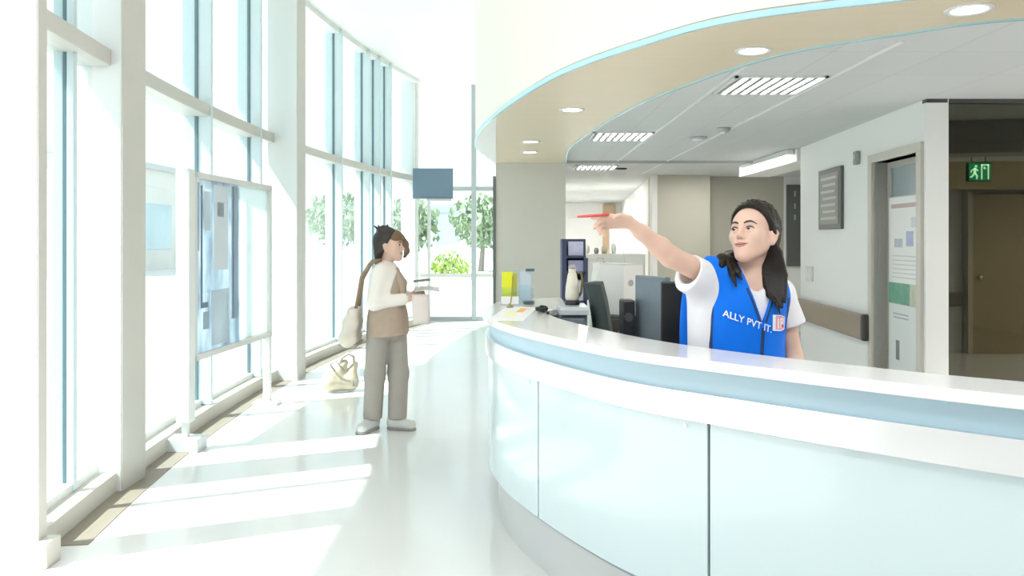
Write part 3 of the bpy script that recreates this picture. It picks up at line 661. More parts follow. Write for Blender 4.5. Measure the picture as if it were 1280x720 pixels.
def troffer(x, y, label, w=0.58):
    root = thing('louvre_light', label, 'ceiling light', (x, y, 2.502), 0, 'louvre lights of the office ceiling')
    h = w / 2
    bm = BM(); box(bm, -h, h, -h, -h + .02, -0.014, 0); box(bm, -h, h, h - .02, h, -0.014, 0); box(bm, -h, -h + .02, -h, h, -0.014, 0); box(bm, h - .02, h, -h, h, -0.014, 0); obj('frame', bm, FRAME, root)
    bm = BM(); box(bm, -h + .02, h - .02, -h + .02, h - .02, -0.003, -0.001); obj('diffuser', bm, mat('tube_glow', (0.9, 0.9, 0.9), 0.5, emit=(1.0, 0.98, 0.95), emit_s=22.0), root)
    n = 8
    for k in range(n):
        xx = -h + .02 + (k + 0.0) * (w - .04) / n
        bm = BM(); box(bm, xx, xx + 0.034, -h + .02, h - .02, -0.014, -0.002); obj('louvre_slat', bm, mat('louvre_grey', (0.30, 0.31, 0.31), 0.5), root)
    return root
troffer(1.68, 5.26, 'big square louvre light in the office ceiling close to the soffit edge')
troffer(1.06, 7.85, 'second louvre light, over the navy shelf and carton side of the ceiling')
troffer(1.16, 11.2, 'small far louvre light beyond the bulkhead strip')
root = thing('smoke_detector', 'round white smoke detector on the office ceiling', 'smoke detector', (1.93, 7.29, 2.502))
bm = BM(); lathe(bm, [(0.06, 0), (0.06, -0.02), (0.045, -0.035), (0.02, -0.04)], 24); obj('base', bm, GREYP, root, True)
bm = BM(); lathe(bm, [(0.03, -0.036), (0.028, -0.052), (0.01, -0.055)], 20); obj('sensor_cap', bm, FRAME, root, True)
root = thing('ceiling_vent', 'round grey air vent beside the smoke detector', 'vent', (1.85, 7.95, 2.502))
bm = BM(); lathe(bm, [(0.09, 0), (0.09, -0.012), (0.075, -0.02)], 28); obj('outer_ring', bm, GREYP, root, True)
bm = BM(); lathe(bm, [(0.055, -0.018), (0.05, -0.03), (0.01, -0.032)], 24); obj('disc', bm, FRAME, root, True)
root = thing('ceiling_vent', 'small dark round vent beside the far louvre light', 'vent', (1.56, 11.4, 2.502))
bm = BM(); lathe(bm, [(0.08, 0), (0.08, -0.012), (0.06, -0.02)], 28); obj('outer_ring', bm, BLK, root, True)
bm = BM(); lathe(bm, [(0.045, -0.018), (0.04, -0.028), (0.01, -0.03)], 24); obj('disc', bm, GREYP, root, True)
root = thing('hanging_strip_lamp', 'short white strip lamp hung along the ceiling at the alcove mouth', 'lamp')
bm = BM(); box(bm, 3.10, 3.17, 9.0, 10.9, 2.44, 2.50); obj('casing', bm, FRAME, root, bevel=0.006)
bm = BM(); box(bm, 3.11, 3.16, 9.05, 10.85, 2.433, 2.44); obj('tube_cover', bm, LAMP, root)
settle(root, (3.13, 9.9, 2.47))

# ================================================================== hanging screen
root = thing('hanging_screen', 'slate blue information screen hung from the far column', 'screen')
bm = BM(); box(bm, -1.69, -1.005, 13.60, 13.68, 2.18, 2.70); obj('housing', bm, mat('screen_case', (0.20, 0.27, 0.33), 0.4), root, bevel=0.008)
bm = BM(); box(bm, -1.67, -1.025, 13.592, 13.60, 2.21, 2.68); obj('display', bm, mat('screen_face', (0.16, 0.235, 0.31), 0.3), root)
bm = BM(); box(bm, -1.58, -1.50, 13.68, 14.20, 2.40, 2.48); obj('bracket_arm', bm, FRAME, root)
bm = BM(); box(bm, -1.74, -1.50, 14.10, 14.16, 2.34, 2.54); obj('mount_plate', bm, FRAME, root)
bm = BM(); box(bm, -1.45, -1.03, 13.58, 13.66, 2.145, 2.18); obj('lower_strip', bm, mat('strip_grey', (0.55, 0.56, 0.56), 0.4), root)
settle(root, (-1.35, 13.64, 2.18))

# ================================================================== poster stand by the window
def see_light(m, col, f, clear=0.0, src=None):
    """let daylight shine through a thin sheet"""
    nt = m.node_tree; o_ = nt.nodes['Material Output']; b0 = nt.nodes['Principled BSDF']
    t = nt.nodes.new('ShaderNodeBsdfTranslucent'); t.inputs['Color'].default_value = (*col, 1); mx = nt.nodes.new('ShaderNodeMixShader'); mx.inputs[0].default_value = f
    if src: nt.links.new(src, t.inputs['Color'])
    nt.links.new(b0.outputs[0], mx.inputs[1]); nt.links.new(t.outputs[0], mx.inputs[2]); last = mx
    if clear:
        tr = nt.nodes.new('ShaderNodeBsdfTransparent'); m2 = nt.nodes.new('ShaderNodeMixShader'); m2.inputs[0].default_value = clear
        nt.links.new(last.outputs[0], m2.inputs[1]); nt.links.new(tr.outputs[0], m2.inputs[2]); last = m2
    nt.links.new(last.outputs[0], o_.inputs['Surface'])
root = thing('poster_stand', 'white framed poster stand with a tall blue photo print by the windows', 'poster stand')
p0, p1 = Vector((-2.295, 5.72, 0)), Vector((-2.205, 7.20, 0)); u = (p1 - p0).normalized(); Ls = (p1 - p0).length
BMx = Matrix(((u.x, u.y, 0, p0.x), (u.y, -u.x, 0, p0.y), (0, 0, 1, 0), (0, 0, 0, 1)))      # local x along, y towards the hall, z up
z0, z1 = 0.61, 1.97
bm = BM(); box(bm, -0.04, Ls + 0.03, -0.035, 0.035, z1 - 0.045, z1, BMx); box(bm, -0.04, Ls + 0.03, -0.035, 0.035, z0, z0 + 0.045, BMx); box(bm, Ls - 0.015, Ls + 0.03, -0.035, 0.035, z0, z1, BMx); box(bm, -0.02, 0.03, -0.035, 0.035, z0, z1, BMx)
obj('frame', bm, mat('stand_frame', (0.68, 0.68, 0.66), 0.4), root, bevel=0.004)
bm = BM(); box(bm, Ls * 0.56, Ls - 0.015, -0.006, 0.006, z0 + 0.045, z1 - 0.045, BMx); obj('board', bm, mat('board_pale', (0.80, 0.86, 0.86), 0.35), root); see_light(MATS['board_pale'], (0.80, 0.88, 0.88), 0.55, 0.15)
PB = mat('photo_print', (0.42, 0.52, 0.62), 0.35)
nt = PB.node_tree; b_ = nt.nodes['Principled BSDF']; mp = [n for n in nt.nodes if n.type == 'MAPPING'][0]; mp.inputs['Scale'].default_value = (4, 3.2, 1.1)
nz = nt.nodes.new('ShaderNodeTexNoise'); nz.inputs['Scale'].default_value = 2.4; nz.inputs['Detail'].default_value = 4; nt.links.new(mp.outputs['Vector'], nz.inputs['Vector'])
cr = nt.nodes.new('ShaderNodeValToRGB'); nt.links.new(nz.outputs['Fac'], cr.inputs[0]); nt.links.new(cr.outputs[0], b_.inputs['Base Color'])
e = cr.color_ramp.elements; e[0].position = 0.32; e[0].color = (0.38, 0.48, 0.58, 1); e[1].position = 0.66; e[1].color = (0.80, 0.87, 0.91, 1)
n_ = cr.color_ramp.elements.new(0.47); n_.color = (0.60, 0.70, 0.77, 1)
see_light(PB, (0.6, 0.7, 0.8), 0.5, 0.0, cr.outputs[0])
bm = BM(); box(bm, 0.03, Ls * 0.56, 0.008, 0.015, z0 + 0.045, z1 - 0.045, BMx); pr = obj('photo_print', bm, PB, root)
DKB = mat('print_navy', (0.27, 0.33, 0.42), 0.4); PLB = mat('print_pale', (0.74, 0.80, 0.83), 0.4); MDB = mat('print_steel', (0.50, 0.59, 0.67), 0.4)
for m_ in (DKB, PLB, MDB): see_light(m_, tuple(m_.node_tree.nodes['Principled BSDF'].inputs['Base Color'].default_value)[:3], 0.45)
def pbox(a0, a1, b0, b1, m_, nm):
    bm = BM(); box(bm, a0, a1, 0.015, 0.0165, b0, b1, BMx); obj(nm, bm, m_, pr)
pbox(0.12, 0.15, 0.98, 1.88, DKB, 'dark_streak'); pbox(0.05, 0.10, 1.40, 1.90, MDB, 'blue_streak'); pbox(0.17, 0.28, 1.55, 1.84, PLB, 'pale_patch')
pbox(0.15, 0.24, 0.98, 1.02, DKB, 'dark_streak'); pbox(0.34, 0.60, 1.25, 1.90, mat('print_mist', (0.62, 0.69, 0.75), 0.4), 'mist_patch'); pbox(0.40, 0.52, 1.66, 1.77, mat('print_ash', (0.48, 0.54, 0.58), 0.4), 'grey_patch')
pbox(0.30, 0.62, 0.68, 1.10, PLB, 'pale_patch'); pbox(0.67, 0.80, 0.85, 1.91, MDB, 'blue_streak'); pbox(0.69, 0.71, 0.85, 1.91, DKB, 'dark_streak'); pbox(0.16, 0.26, 0.82, 0.95, MDB, 'blue_streak')
bm = BM(); box(bm, -0.13, -0.035, -0.05, 0.05, 0.20, z1 + 0.01, BMx); obj('post', bm, FRAME, root, bevel=0.008)
bm = BM(); box(bm, -0.10, -0.06, -0.02, 0.02, 0.09, 0.20, BMx); obj('neck', bm, FRAME, root)
bm = BM(); box(bm, -0.16, 0.0, -0.13, 0.12, 0.0, 0.095, BMx); obj('base_block', bm, mat('block_white', (0.66, 0.70, 0.72), 0.4), root, bevel=0.006)
bm = BM(); box(bm, Ls - 0.02, Ls + 0.03, -0.03, 0.03, 0.03, z0, BMx); obj('leg', bm, FRAME, root)
bm = BM(); box(bm, Ls - 0.06, Ls + 0.07, -0.11, 0.11, 0.0, 0.035, BMx); obj('foot', bm, FRAME, root, bevel=0.006)
settle(root, (p0.x, p0.y, 0))

# ================================================================== outdoors
struct('ground', mat('paving_outside', (0.62, 0.62, 0.60), 0.8, noise=0.06, nscale=0.6), [(-90, 60, -30, 120, -0.30, -0.13)], 'pale paving outside the windows', 'ground')
bm = BM(); prism(bm, [(-4.2, 33), (-0.6, 33), (-0.4, 39), (-5.0, 39)], -0.13, -0.09)
tag(obj('lawn', bm, mat('lawn', (0.48, 0.56, 0.26), 0.9, noise=0.3, nscale=3)), 'strip of lawn outside the end window', 'lawn', kind='structure')
LEAF = mat('tree_leaves', (0.30, 0.38, 0.25), 0.7, noise=0.4, nscale=3); BARK = mat('tree_bark', (0.30, 0.27, 0.24), 0.8)
def tree(x, y, h, r, label, name='tree', seed=0):
    rg = random.Random(seed); root = thing(name, label, 'tree', (x, y, -0.13), 0, 'trees outside the end window')
    bm = BM(); tube(bm, [(0, 0, 0), (0.1, 0, h * .3), (0, 0.1, h * .75)], [0.16, 0.11, 0.05], 8); obj('trunk', bm, BARK, root, True)
    bm = BM()
    for k in range(700):
        a, b_, q = rg.uniform(0, 2 * PI), math.acos(rg.uniform(-1, 1)), rg.random() ** 0.4
        wob = 1 + 0.25 * math.sin(3 * a + seed) * math.sin(2 * b_)
        p = Vector((r * q * wob * math.sin(b_) * math.cos(a), r * q * wob * math.sin(b_) * math.sin(a), h * .65 + h * .36 * q * math.cos(b_)))
        R = Euler((rg.uniform(0, 6), rg.uniform(0, 6), rg.uniform(0, 6))).to_matrix(); s_ = rg.uniform(0.14, 0.30)
        vs = [bm.verts.new(p + R @ Vector(c)) for c in ((-s_, 0, 0), (0, -s_ * .5, 0.03), (s_, 0, 0), (0, s_ * .5, 0.03))]; bm.faces.new(vs)
    obj('crown', bm, LEAF, root)
for i, (x, y, h, r, lb) in enumerate(((-4.6, 36, 3.5, 1.3, 'leafy tree outside the end window, beyond the lawn on the screen side'), (-1.6, 41, 3.9, 1.6, 'broad tree beyond the lawn, straight behind the end window mullion'), (-9.5, 44, 4.2, 1.9, 'tall tree outside, partly hidden by the far column'), (2.5, 44, 4.2, 1.9, 'tree outside beyond the taupe pier'))):
    tree(x, y, h, r, lb, seed=i + 3)
rg = random.Random(5); root = thing('bush', 'low yellow green bush outside the end window, under the hanging screen', 'bush', (-2.75, 35.5, -0.13))
bm = BM()
for k in range(420):
    a, q = rg.uniform(0, 2 * PI), rg.random() ** 0.5; z = rg.uniform(0.15, 1.15) * (1 - 0.5 * q * q)
    p = Vector((0.85 * q * math.cos(a), 0.7 * q * math.sin(a), z)); R_ = Euler((rg.uniform(0, 6), rg.uniform(0, 6), rg.uniform(0, 6))).to_matrix(); s_ = rg.uniform(0.07, 0.14)
    bm.faces.new([bm.verts.new(p + R_ @ Vector(c)) for c in ((-s_, 0, 0), (0, -s_ * .5, 0.02), (s_, 0, 0), (0, s_ * .5, 0.02))])
obj('foliage', bm, mat('bush_leaves', (0.46, 0.58, 0.16), 0.7, noise=0.3, nscale=4), root)
bm = BM()
for k in range(6):
    a = k * 1.05; tube(bm, [(0.05 * math.cos(a), 0.05 * math.sin(a), 0), (0.4 * math.cos(a), 0.3 * math.sin(a), 0.8)], [0.025, 0.01], 6)
obj('stem', bm, BARK, root)
root = thing('office_building', 'long pale blue grey building far behind the trees of the end window', 'building')
bm = BM(); box(bm, -13, 6, 62, 70, -0.13, 4.0); obj('building_body', bm, mat('building_blue', (0.60, 0.68, 0.72), 0.8), root)
bm = BM(); box(bm, -13.2, 6.2, 61.8, 70.2, 4.0, 4.25); obj('roof_edge', bm, GREYP, root)
for k in range(6):
    bm = BM(); box(bm, -12 + k * 3, -10.2 + k * 3, 61.95, 62.0, 1.2, 3.6); obj('building_window', bm, mat('building_glass', (0.40, 0.50, 0.55), 0.2), root)
settle(root, (-3.5, 66, -0.13))
root = thing('office_building', 'pale building across the street outside the curved windows', 'building')
bm = BM(); box(bm, -30, -19, 34, 62, -0.13, 5.2); obj('building_body', bm, mat('building_pale', (0.62, 0.60, 0.57), 0.8), root)
bm = BM(); box(bm, -30.2, -18.8, 33.8, 62.2, 5.2, 5.5); obj('roof_edge', bm, GREYP, root)
for k in range(5):
    bm = BM(); box(bm, -19.0, -18.96, 36 + k * 5, 39.6 + k * 5, 1.0, 3.4); obj('building_window', bm, mat('building_glass', (0.28, 0.36, 0.40), 0.2), root)
settle(root, (-24, 48, -0.13))
# ================================================================== bodies: one smooth surface each
class Blob:
    """a smooth-union distance field on a grid, meshed into one continuous surface"""
    def __init__(s, lo, hi, h):
        s.lo = np.array(lo, np.float32); s.h = h
        s.n = np.ceil((np.array(hi) - s.lo) / h).astype(int) + 1
        s.F = np.full(s.n, 0.2, np.float32)
        s.ax = [s.lo[i] + h * np.arange(s.n[i], dtype=np.float32) for i in range(3)]
    def _sl(s, a, b, pad):
        i0 = np.maximum(0, np.floor((np.array(a) - pad - s.lo) / s.h).astype(int)); i1 = np.minimum(s.n, np.ceil((np.array(b) + pad - s.lo) / s.h).astype(int) + 1)
        if (i1 <= i0).any(): return None, None
        sl = tuple(slice(i0[k], i1[k]) for k in range(3))
        return sl, (s.ax[0][sl[0]][:, None, None], s.ax[1][sl[1]][None, :, None], s.ax[2][sl[2]][None, None, :])
    def _join(s, sl, d, k, cut):
        c = s.F[sl]
        if cut:
            d = -d; q = np.clip(k - np.abs(c - d), 0, None) / k; s.F[sl] = np.maximum(c, d) + q * q * k * 0.25
        else:
            q = np.clip(k - np.abs(c - d), 0, None) / k; s.F[sl] = np.minimum(c, d) - q * q * k * 0.25
    def cap(s, a, b, ra, rb=None, k=0.02, cut=False):
        rb = ra if rb is None else rb; a, b = np.array(a, float), np.array(b, float)
        sl, g = s._sl(np.minimum(a - ra, b - rb), np.maximum(a + ra, b + rb), k + 3 * s.h)
        if sl is None: return s
        ab = b - a; L = max(1e-9, float(ab @ ab)); p = [g[i] - np.float32(a[i]) for i in range(3)]
        t = np.clip((p[0] * ab[0] + p[1] * ab[1] + p[2] * ab[2]) / L, 0, 1)
        d = np.sqrt((p[0] - t * ab[0]) ** 2 + (p[1] - t * ab[1]) ** 2 + (p[2] - t * ab[2]) ** 2) - (ra + t * (rb - ra))
        s._join(sl, d.astype(np.float32), k, cut); return s
    def chain(s, pts, rs, k=0.02):
        for i in range(len(pts) - 1): s.cap(pts[i], pts[i + 1], rs[i], rs[i + 1], k)
        return s
    def ell(s, c, r, k=0.02, R=None, cut=False):
        c, r = np.array(c, float), np.array(r, float); m = r.max()
        sl, g = s._sl(c - m, c + m, k + 3 * s.h)
        if sl is None: return s
        p = [g[i] - np.float32(c[i]) for i in range(3)]
        if R is not None: p = [p[0] * R[i][0] + p[1] * R[i][1] + p[2] * R[i][2] for i in range(3)]    # rows are the local axes
        k0 = np.sqrt((p[0] / r[0]) ** 2 + (p[1] / r[1]) ** 2 + (p[2] / r[2]) ** 2); k1 = np.sqrt((p[0] / r[0] ** 2) ** 2 + (p[1] / r[1] ** 2) ** 2 + (p[2] / r[2] ** 2) ** 2) + 1e-6
        s._join(sl, (k0 * (k0 - 1) / k1).astype(np.float32), k, cut); return s
    def plane(s, n, c, k=0.004, lo=None, hi=None):
        """keep only n.p < c (inside the box lo..hi when given)"""
        sl, g = s._sl(s.lo if lo is None else lo, s.lo + s.n * s.h if hi is None else hi, 0)
        d = (g[0] * n[0] + g[1] * n[1] + g[2] * n[2] - c).astype(np.float32)
        q = np.clip(k - np.abs(s.F[sl] - d), 0, None) / k; s.F[sl] = np.maximum(s.F[sl], d) + q * q * k * 0.25; return s
    def fn(s, f, k=0.006):
        """cut away where f(x, y, z) < 0"""
        g = (s.ax[0][:, None, None], s.ax[1][None, :, None], s.ax[2][None, None, :])
        d = -f(*g); s.F = np.maximum(s.F, d.astype(np.float32)); return s
    def mesh(s, name, m, parent=None):
        F = s.F; S = F < 0; n = F.shape
        c = np.zeros((n[0] - 1, n[1] - 1, n[2] - 1), np.int8)
        for i in (0, 1):
            for j in (0, 1):
                for k in (0, 1): c += S[i:n[0] - 1 + i, j:n[1] - 1 + j, k:n[2] - 1 + k]
        I, J, K = np.nonzero((c > 0) & (c < 8)); idx = np.full(c.shape, -1, np.int32); idx[I, J, K] = np.arange(len(I))
        acc = np.zeros((len(I), 3)); cnt = np.zeros(len(I))
        co = [(i, j, k) for i in (0, 1) for j in (0, 1) for k in (0, 1)]
        V = {q: F[I + q[0], J + q[1], K + q[2]] for q in co}
        for q in co:
            for a in range(3):
                if q[a]: continue
                r = list(q); r[a] = 1; va, vb = V[q], V[tuple(r)]; x = (va < 0) != (vb < 0)
                t = np.where(x, va / np.where(x, va - vb, 1), 0)
                for e in range(3): acc[:, e] += np.where(x, q[e] + (t if e == a else 0), 0)
                cnt += x
        P = (acc / cnt[:, None] + np.stack([I, J, K], 1)) * s.h + s.lo
        faces = []
        for a in range(3):
            b, e = [(1, 2), (2, 0), (0, 1)][a]
            s0 = [slice(None)] * 3; s1 = [slice(None)] * 3; s0[a] = slice(0, -1); s1[a] = slice(1, None)
            D = S[tuple(s0)] != S[tuple(s1)]; Q = np.stack(np.nonzero(D), 1)
            Q = Q[(Q[:, b] > 0) & (Q[:, e] > 0) & (Q[:, b] < n[b] - 1) & (Q[:, e] < n[e] - 1)]
            q = []
            for db, de in ((1, 1), (0, 1), (0, 0), (1, 0)):
                W = Q.copy(); W[:, b] -= db; W[:, e] -= de; q.append(idx[W[:, 0], W[:, 1], W[:, 2]])
            q = np.stack(q, 1); ins = S[Q[:, 0], Q[:, 1], Q[:, 2]]; q[~ins] = q[~ins][:, ::-1]; faces.append(q)
        faces = np.concatenate(faces)
        me = bpy.data.meshes.new(name); me.from_pydata(P.tolist(), [], faces.tolist()); me.update()
        return link(name, me, m, parent, True)

SKIN = mat('skin', (0.68, 0.455, 0.36), 0.48, sub=0.12, noise=0.04, nscale=14)
HAIR = mat('hair_dark', (0.012, 0.008, 0.006), 0.42, spec=0.28, noise=0.5, nscale=60, bump=0.5, bscale=40, stretch=(6, 6, 0.7))
EYEW = mat('eye_white', (0.55, 0.52, 0.49), 0.25); IRIS = mat('iris_dark', (0.025, 0.015, 0.010), 0.15)
BROW = mat('brow_dark', (0.05, 0.033, 0.025), 0.7); LIP = mat('lip', (0.50, 0.20, 0.18), 0.4)
def bvh_of(o):
    me = o.data; return BVHTree.FromPolygons([v.co[:] for v in me.vertices], [p.vertices[:] for p in me.polygons])

class Head:
    """frame of a head: s to its left, f forward, u up, origin between the ears at the height of the eyes"""
    def __init__(h, o, yaw, pitch, roll=0.0, sc=1.0):
        y, p = math.radians(yaw), math.radians(pitch)
        f = Vector((-math.sin(y), -math.cos(y), 0)); s = Vector((math.cos(y), -math.sin(y), 0)); z = Vector((0, 0, 1))
        h.f = f * math.cos(p) + z * math.sin(p); u = z * math.cos(p) - f * math.sin(p)
        r = math.radians(roll); h.s = s * math.cos(r) + u * math.sin(r); h.u = u * math.cos(r) - s * math.sin(r)
        h.o = Vector(o); h.sc = sc; h.R = [tuple(h.s), tuple(h.f), tuple(h.u)]
    def __call__(h, s, f, u): return tuple(h.o + (h.s * s + h.f * f + h.u * u) * h.sc)
    def skull(h, B):
        c = h.sc; E = lambda p, r, k, cut=False: B.ell(h(*p), [q * c for q in r], k * c, h.R, cut)
        E((0, -0.016, 0.033), (0.072, 0.092, 0.084), 0.03)
        E((0, 0.026, -0.028), (0.057, 0.060, 0.076), 0.035)
        E((0, 0.030, 0.030), (0.062, 0.056, 0.060), 0.03)
        for q in (-1, 1):
            B.cap(h(q * 0.047, 0.002, -0.048), h(q * 0.015, 0.060, -0.096), 0.019 * c, 0.016 * c, 0.035 * c)
            E((q * 0.041, 0.050, -0.022), (0.024, 0.026, 0.024), 0.03)
        E((0, 0.064, -0.094), (0.021, 0.019, 0.017), 0.028)
        B.cap(h(-0.030, 0.073, 0.024), h(0.030, 0.073, 0.024), 0.012 * c, None, 0.025 * c)
        E((0, 0.070, -0.058), (0.030, 0.022, 0.024), 0.022)
        for q in (-1, 1): E((q * 0.031, 0.098, 0.001), (0.020, 0.018, 0.013), 0.018, True)
        B.cap(h(0, 0.083, 0.012), h(0, 0.104, -0.026), 0.0080 * c, 0.0110 * c, 0.012 * c)
        for q in (-1, 1): E((q * 0.0115, 0.091, -0.031), (0.0075, 0.010, 0.0075), 0.010)
        for q in (-1, 1):
            E((q * 0.031, 0.071, 0.001), (0.0155, 0.0125, 0.0125), 0.008)
            B.chain([h(q * 0.016, 0.081, 0.004), h(q * 0.031, 0.0865, 0.0088), h(q * 0.046, 0.076, 0.003)], [0.003 * c] * 3, 0.005 * c)
            B.chain([h(q * 0.017, 0.080, -0.004), h(q * 0.031, 0.0835, -0.0075), h(q * 0.045, 0.075, -0.003)], [0.003 * c] * 3, 0.006 * c)
            ear = [h.R[0], h.R[1], h.R[2]]
            E((q * 0.078, -0.010, -0.012), (0.010, 0.021, 0.033), 0.008); E((q * 0.088, -0.004, -0.010), (0.006, 0.011, 0.019), 0.008, True)
            B.chain([h(q * 0.080, 0.002, 0.016), h(q * 0.085, -0.014, 0.020), h(q * 0.088, -0.027, 0.006), h(q * 0.085, -0.024, -0.020)], [0.0045 * c, 0.0055 * c, 0.0055 * c, 0.004 * c], 0.005 * c)
            E((q * 0.072, 0.0, -0.036), (0.006, 0.008, 0.010), 0.008)
    def on(h, T, s, u, lift=0.0):
        p = Vector(h(s, 0.30, u)); hit = T.ray_cast(p, -h.f)[0]
        return tuple((hit if hit else Vector(h(s, 0.08, u))) + h.f * lift * h.sc)
    def features(h, body, parent, gaze=(0.0, 0.0), brow=BROW, n=1.0):
        T = bvh_of(body); c = h.sc
        for q in (-1, 1):
            ew = BM(); M4 = Matrix.Translation(h(q * 0.031, 0.0742, 0.0010)) @ Matrix((tuple(h.s) , tuple(h.f), tuple(h.u))).transposed().to_4x4()
            bmesh.ops.create_uvsphere(ew, u_segments=20, v_segments=12, radius=1.0)
            for v in ew.verts: v.co = M4 @ Vector((v.co.x * 0.0150 * c, v.co.y * 0.0118 * c, v.co.z * 0.0068 * c))
            e = obj('eye', ew, EYEW, parent, True)
            ib = BM(); M5 = M4 @ Matrix.Translation((gaze[0] * c, 0.0086 * c, gaze[1] * c)); bmesh.ops.create_uvsphere(ib, u_segments=16, v_segments=8, radius=1.0)
            for v in ib.verts: v.co = M5 @ Vector((v.co.x * 0.0080 * c, v.co.y * 0.0044 * c, v.co.z * 0.0068 * c))
            obj('iris', ib, IRIS, e, True)
            b = BM(); tube(b, [h.on(T, q * 0.0165, 0.0045, 0.0008), h.on(T, q * 0.024, 0.0088, 0.0008), h.on(T, q * 0.033, 0.0098, 0.0008), h.on(T, q * 0.041, 0.0075, 0.0008), h.on(T, q * 0.048, 0.003, 0.0006)], [0.0012 * c, 0.0024 * c, 0.0028 * c, 0.0026 * c, 0.0014 * c], 6); obj('eyelash', b, IRIS, parent, True)
            b = BM(); tube(b, [h.on(T, q * 0.012, 0.0225, 0.0), h.on(T, q * 0.024, 0.0275, 0.0), h.on(T, q * 0.037, 0.029, 0.0), h.on(T, q * 0.048, 0.0245, 0.0), h.on(T, q * 0.054, 0.020, 0.0)], [0.0028 * c, 0.0040 * c, 0.0037 * c, 0.0026 * c, 0.0012 * c], 8); obj('eyebrow', b, brow, parent, True)
        b = BM()
        tube(b, [h.on(T, s_, u_, -0.0014) for s_, u_ in ((-0.029, -0.0555), (-0.016, -0.0560), (-0.005, -0.0550), (0, -0.0558), (0.005, -0.0550), (0.016, -0.0560), (0.029, -0.0555))], [v * c for v in (0.001, 0.003, 0.0037, 0.0034, 0.0037, 0.003, 0.001)], 10)
        tube(b, [h.on(T, s_, u_, -0.0014) for s_, u_ in ((-0.028, -0.0565), (-0.015, -0.0650), (0, -0.0680), (0.015, -0.0650), (0.028, -0.0565))], [v * c for v in (0.001, 0.0036, 0.0046, 0.0036, 0.001)], 10)
        obj('lips', b, LIP, parent, True)
        b = BM(); tube(b, [h.on(T, s_, u_, 0.0006) for s_, u_ in ((-0.029, -0.0556), (-0.014, -0.0602), (0, -0.0612), (0.014, -0.0602), (0.029, -0.0556))], [v * c for v in (0.0010, 0.0016, 0.0016, 0.0016, 0.0010)], 6); obj('mouth_line', b, mat('mouth_dark', (0.16, 0.04, 0.035), 0.5), parent, True)
        b = BM()
        for q in (-1, 1): tube(b, [h.on(T, q * 0.0045, -0.0395, 0.0), h.on(T, q * 0.0085, -0.0385, 0.0)], 0.0016 * c, 6)
        obj('nostril', b, MATS['mouth_dark'], parent, True)

def hand(B, W, d, side, n, curl, L=0.082, k=0.007):
    """palm and five fingers rooted at the wrist W: d to the knuckles, side from the little finger to the index, n out of the back of the hand.
    curl: bend of index, middle, ring, little finger in degrees for each joint; the thumb leaves the side of the palm near the wrist"""
    W, d, side, n = Vector(W), Vector(d).normalized(), Vector(side).normalized(), Vector(n).normalized()
    for q, w_ in ((0.026, 0.0115), (0.009, 0.0125), (-0.009, 0.0125), (-0.024, 0.011)):
        B.cap(tuple(W + side * q * 0.55 + d * 0.006), tuple(W + d * L * (1 - abs(q - 0.005) * 2.2) + side * q), 0.0145, w_ * 0.95, 0.012)
    for (q, ln, r), cu in zip(((0.026, 0.071, 0.0083), (0.009, 0.078, 0.0086), (-0.009, 0.072, 0.0082), (-0.024, 0.056, 0.0072)), curl):
        p = W + d * L * (1 - abs(q - 0.005) * 2.2) + side * q; a = 0.0; pts, rs = [tuple(p)], [r]
        for j, fr in enumerate((0.46, 0.30, 0.24)):
            a += math.radians(cu[j]); p = p + (d * math.cos(a) - n * math.sin(a)) * ln * fr; pts.append(tuple(p)); rs.append(r * (0.96 - 0.10 * j))
        B.chain(pts, rs, k)
    t0 = W + d * 0.022 + side * 0.022; t1 = t0 + d * 0.030 + side * 0.022 - n * 0.012; t2 = t1 + d * 0.026 + side * 0.002 - n * 0.010
    B.chain([tuple(W + d * 0.008 + side * 0.008), tuple(t0), tuple(t1), tuple(t2)], [0.014, 0.0125, 0.0095, 0.0075], k)

def patch(name, T, path, width, m, parent, lift=0.0015, n=None):
    """ribbon laid on the front (camera side) of a body, path in (x, z)"""
    bm = BM(); rows = []
    for x, z in path:
        hits = [T.ray_cast(Vector((x + dx, 1.0, z)), Vector((0, 1, 0)))[0] for dx in (-width / 2, width / 2)]
        if None in hits: continue
        rows.append([])
        for dx, hit in zip((-width / 2, width / 2), hits):
            rows[-1] += [bm.verts.new((x + dx, hit.y - lift, z)), bm.verts.new((x + dx, hit.y + 0.002, z))]
    for a, b in zip(rows[:-1], rows[1:]):
        bm.faces.new((a[0], a[2], b[2], b[0])); bm.faces.new((a[0], b[0], b[1], a[1])); bm.faces.new((a[2], a[3], b[3], b[2])); bm.faces.new((a[1], b[1], b[3], a[3]))
    bm.faces.new(rows[0]); bm.faces.new(rows[-1])
    return obj(name, bm, m, parent)

# ================================================================== the volunteer behind the counter
BLUE = mat('vest_blue', (0.001, 0.155, 0.74), 0.65, spec=0.2, noise=0.12, nscale=7, bump=0.3, bscale=9)
NAVY = mat('vest_piping', (0.004, 0.03, 0.11), 0.6)
TEE = mat('tee_white', (0.78, 0.77, 0.80), 0.7, bump=0.35, bscale=12)
TRO = mat('trousers_navy', (0.04, 0.045, 0.06), 0.7); SHOE = mat('shoe_dark', (0.05, 0.05, 0.05), 0.5)
vol = thing('person', 'person in a bright blue sleeveless vest behind the counter, pointing with a raised arm', 'person')
H = Head((0.934, 3.10, 1.500), 46, 14, 4)
B = Blob((0.26, 2.74, -0.01), (1.24, 3.36, 1.66), 0.004)
H.skull(B)
B.cap((0.928, 3.150, 1.31), H(0, -0.030, -0.050), 0.050, 0.044, 0.022)
B.ell((0.905, 3.135, 1.20), (0.145, 0.095, 0.17), 0.05); B.ell((0.89, 3.135, 1.02), (0.125, 0.09, 0.14), 0.06); B.ell((0.885, 3.14, 0.88), (0.160, 0.105, 0.12), 0.06)
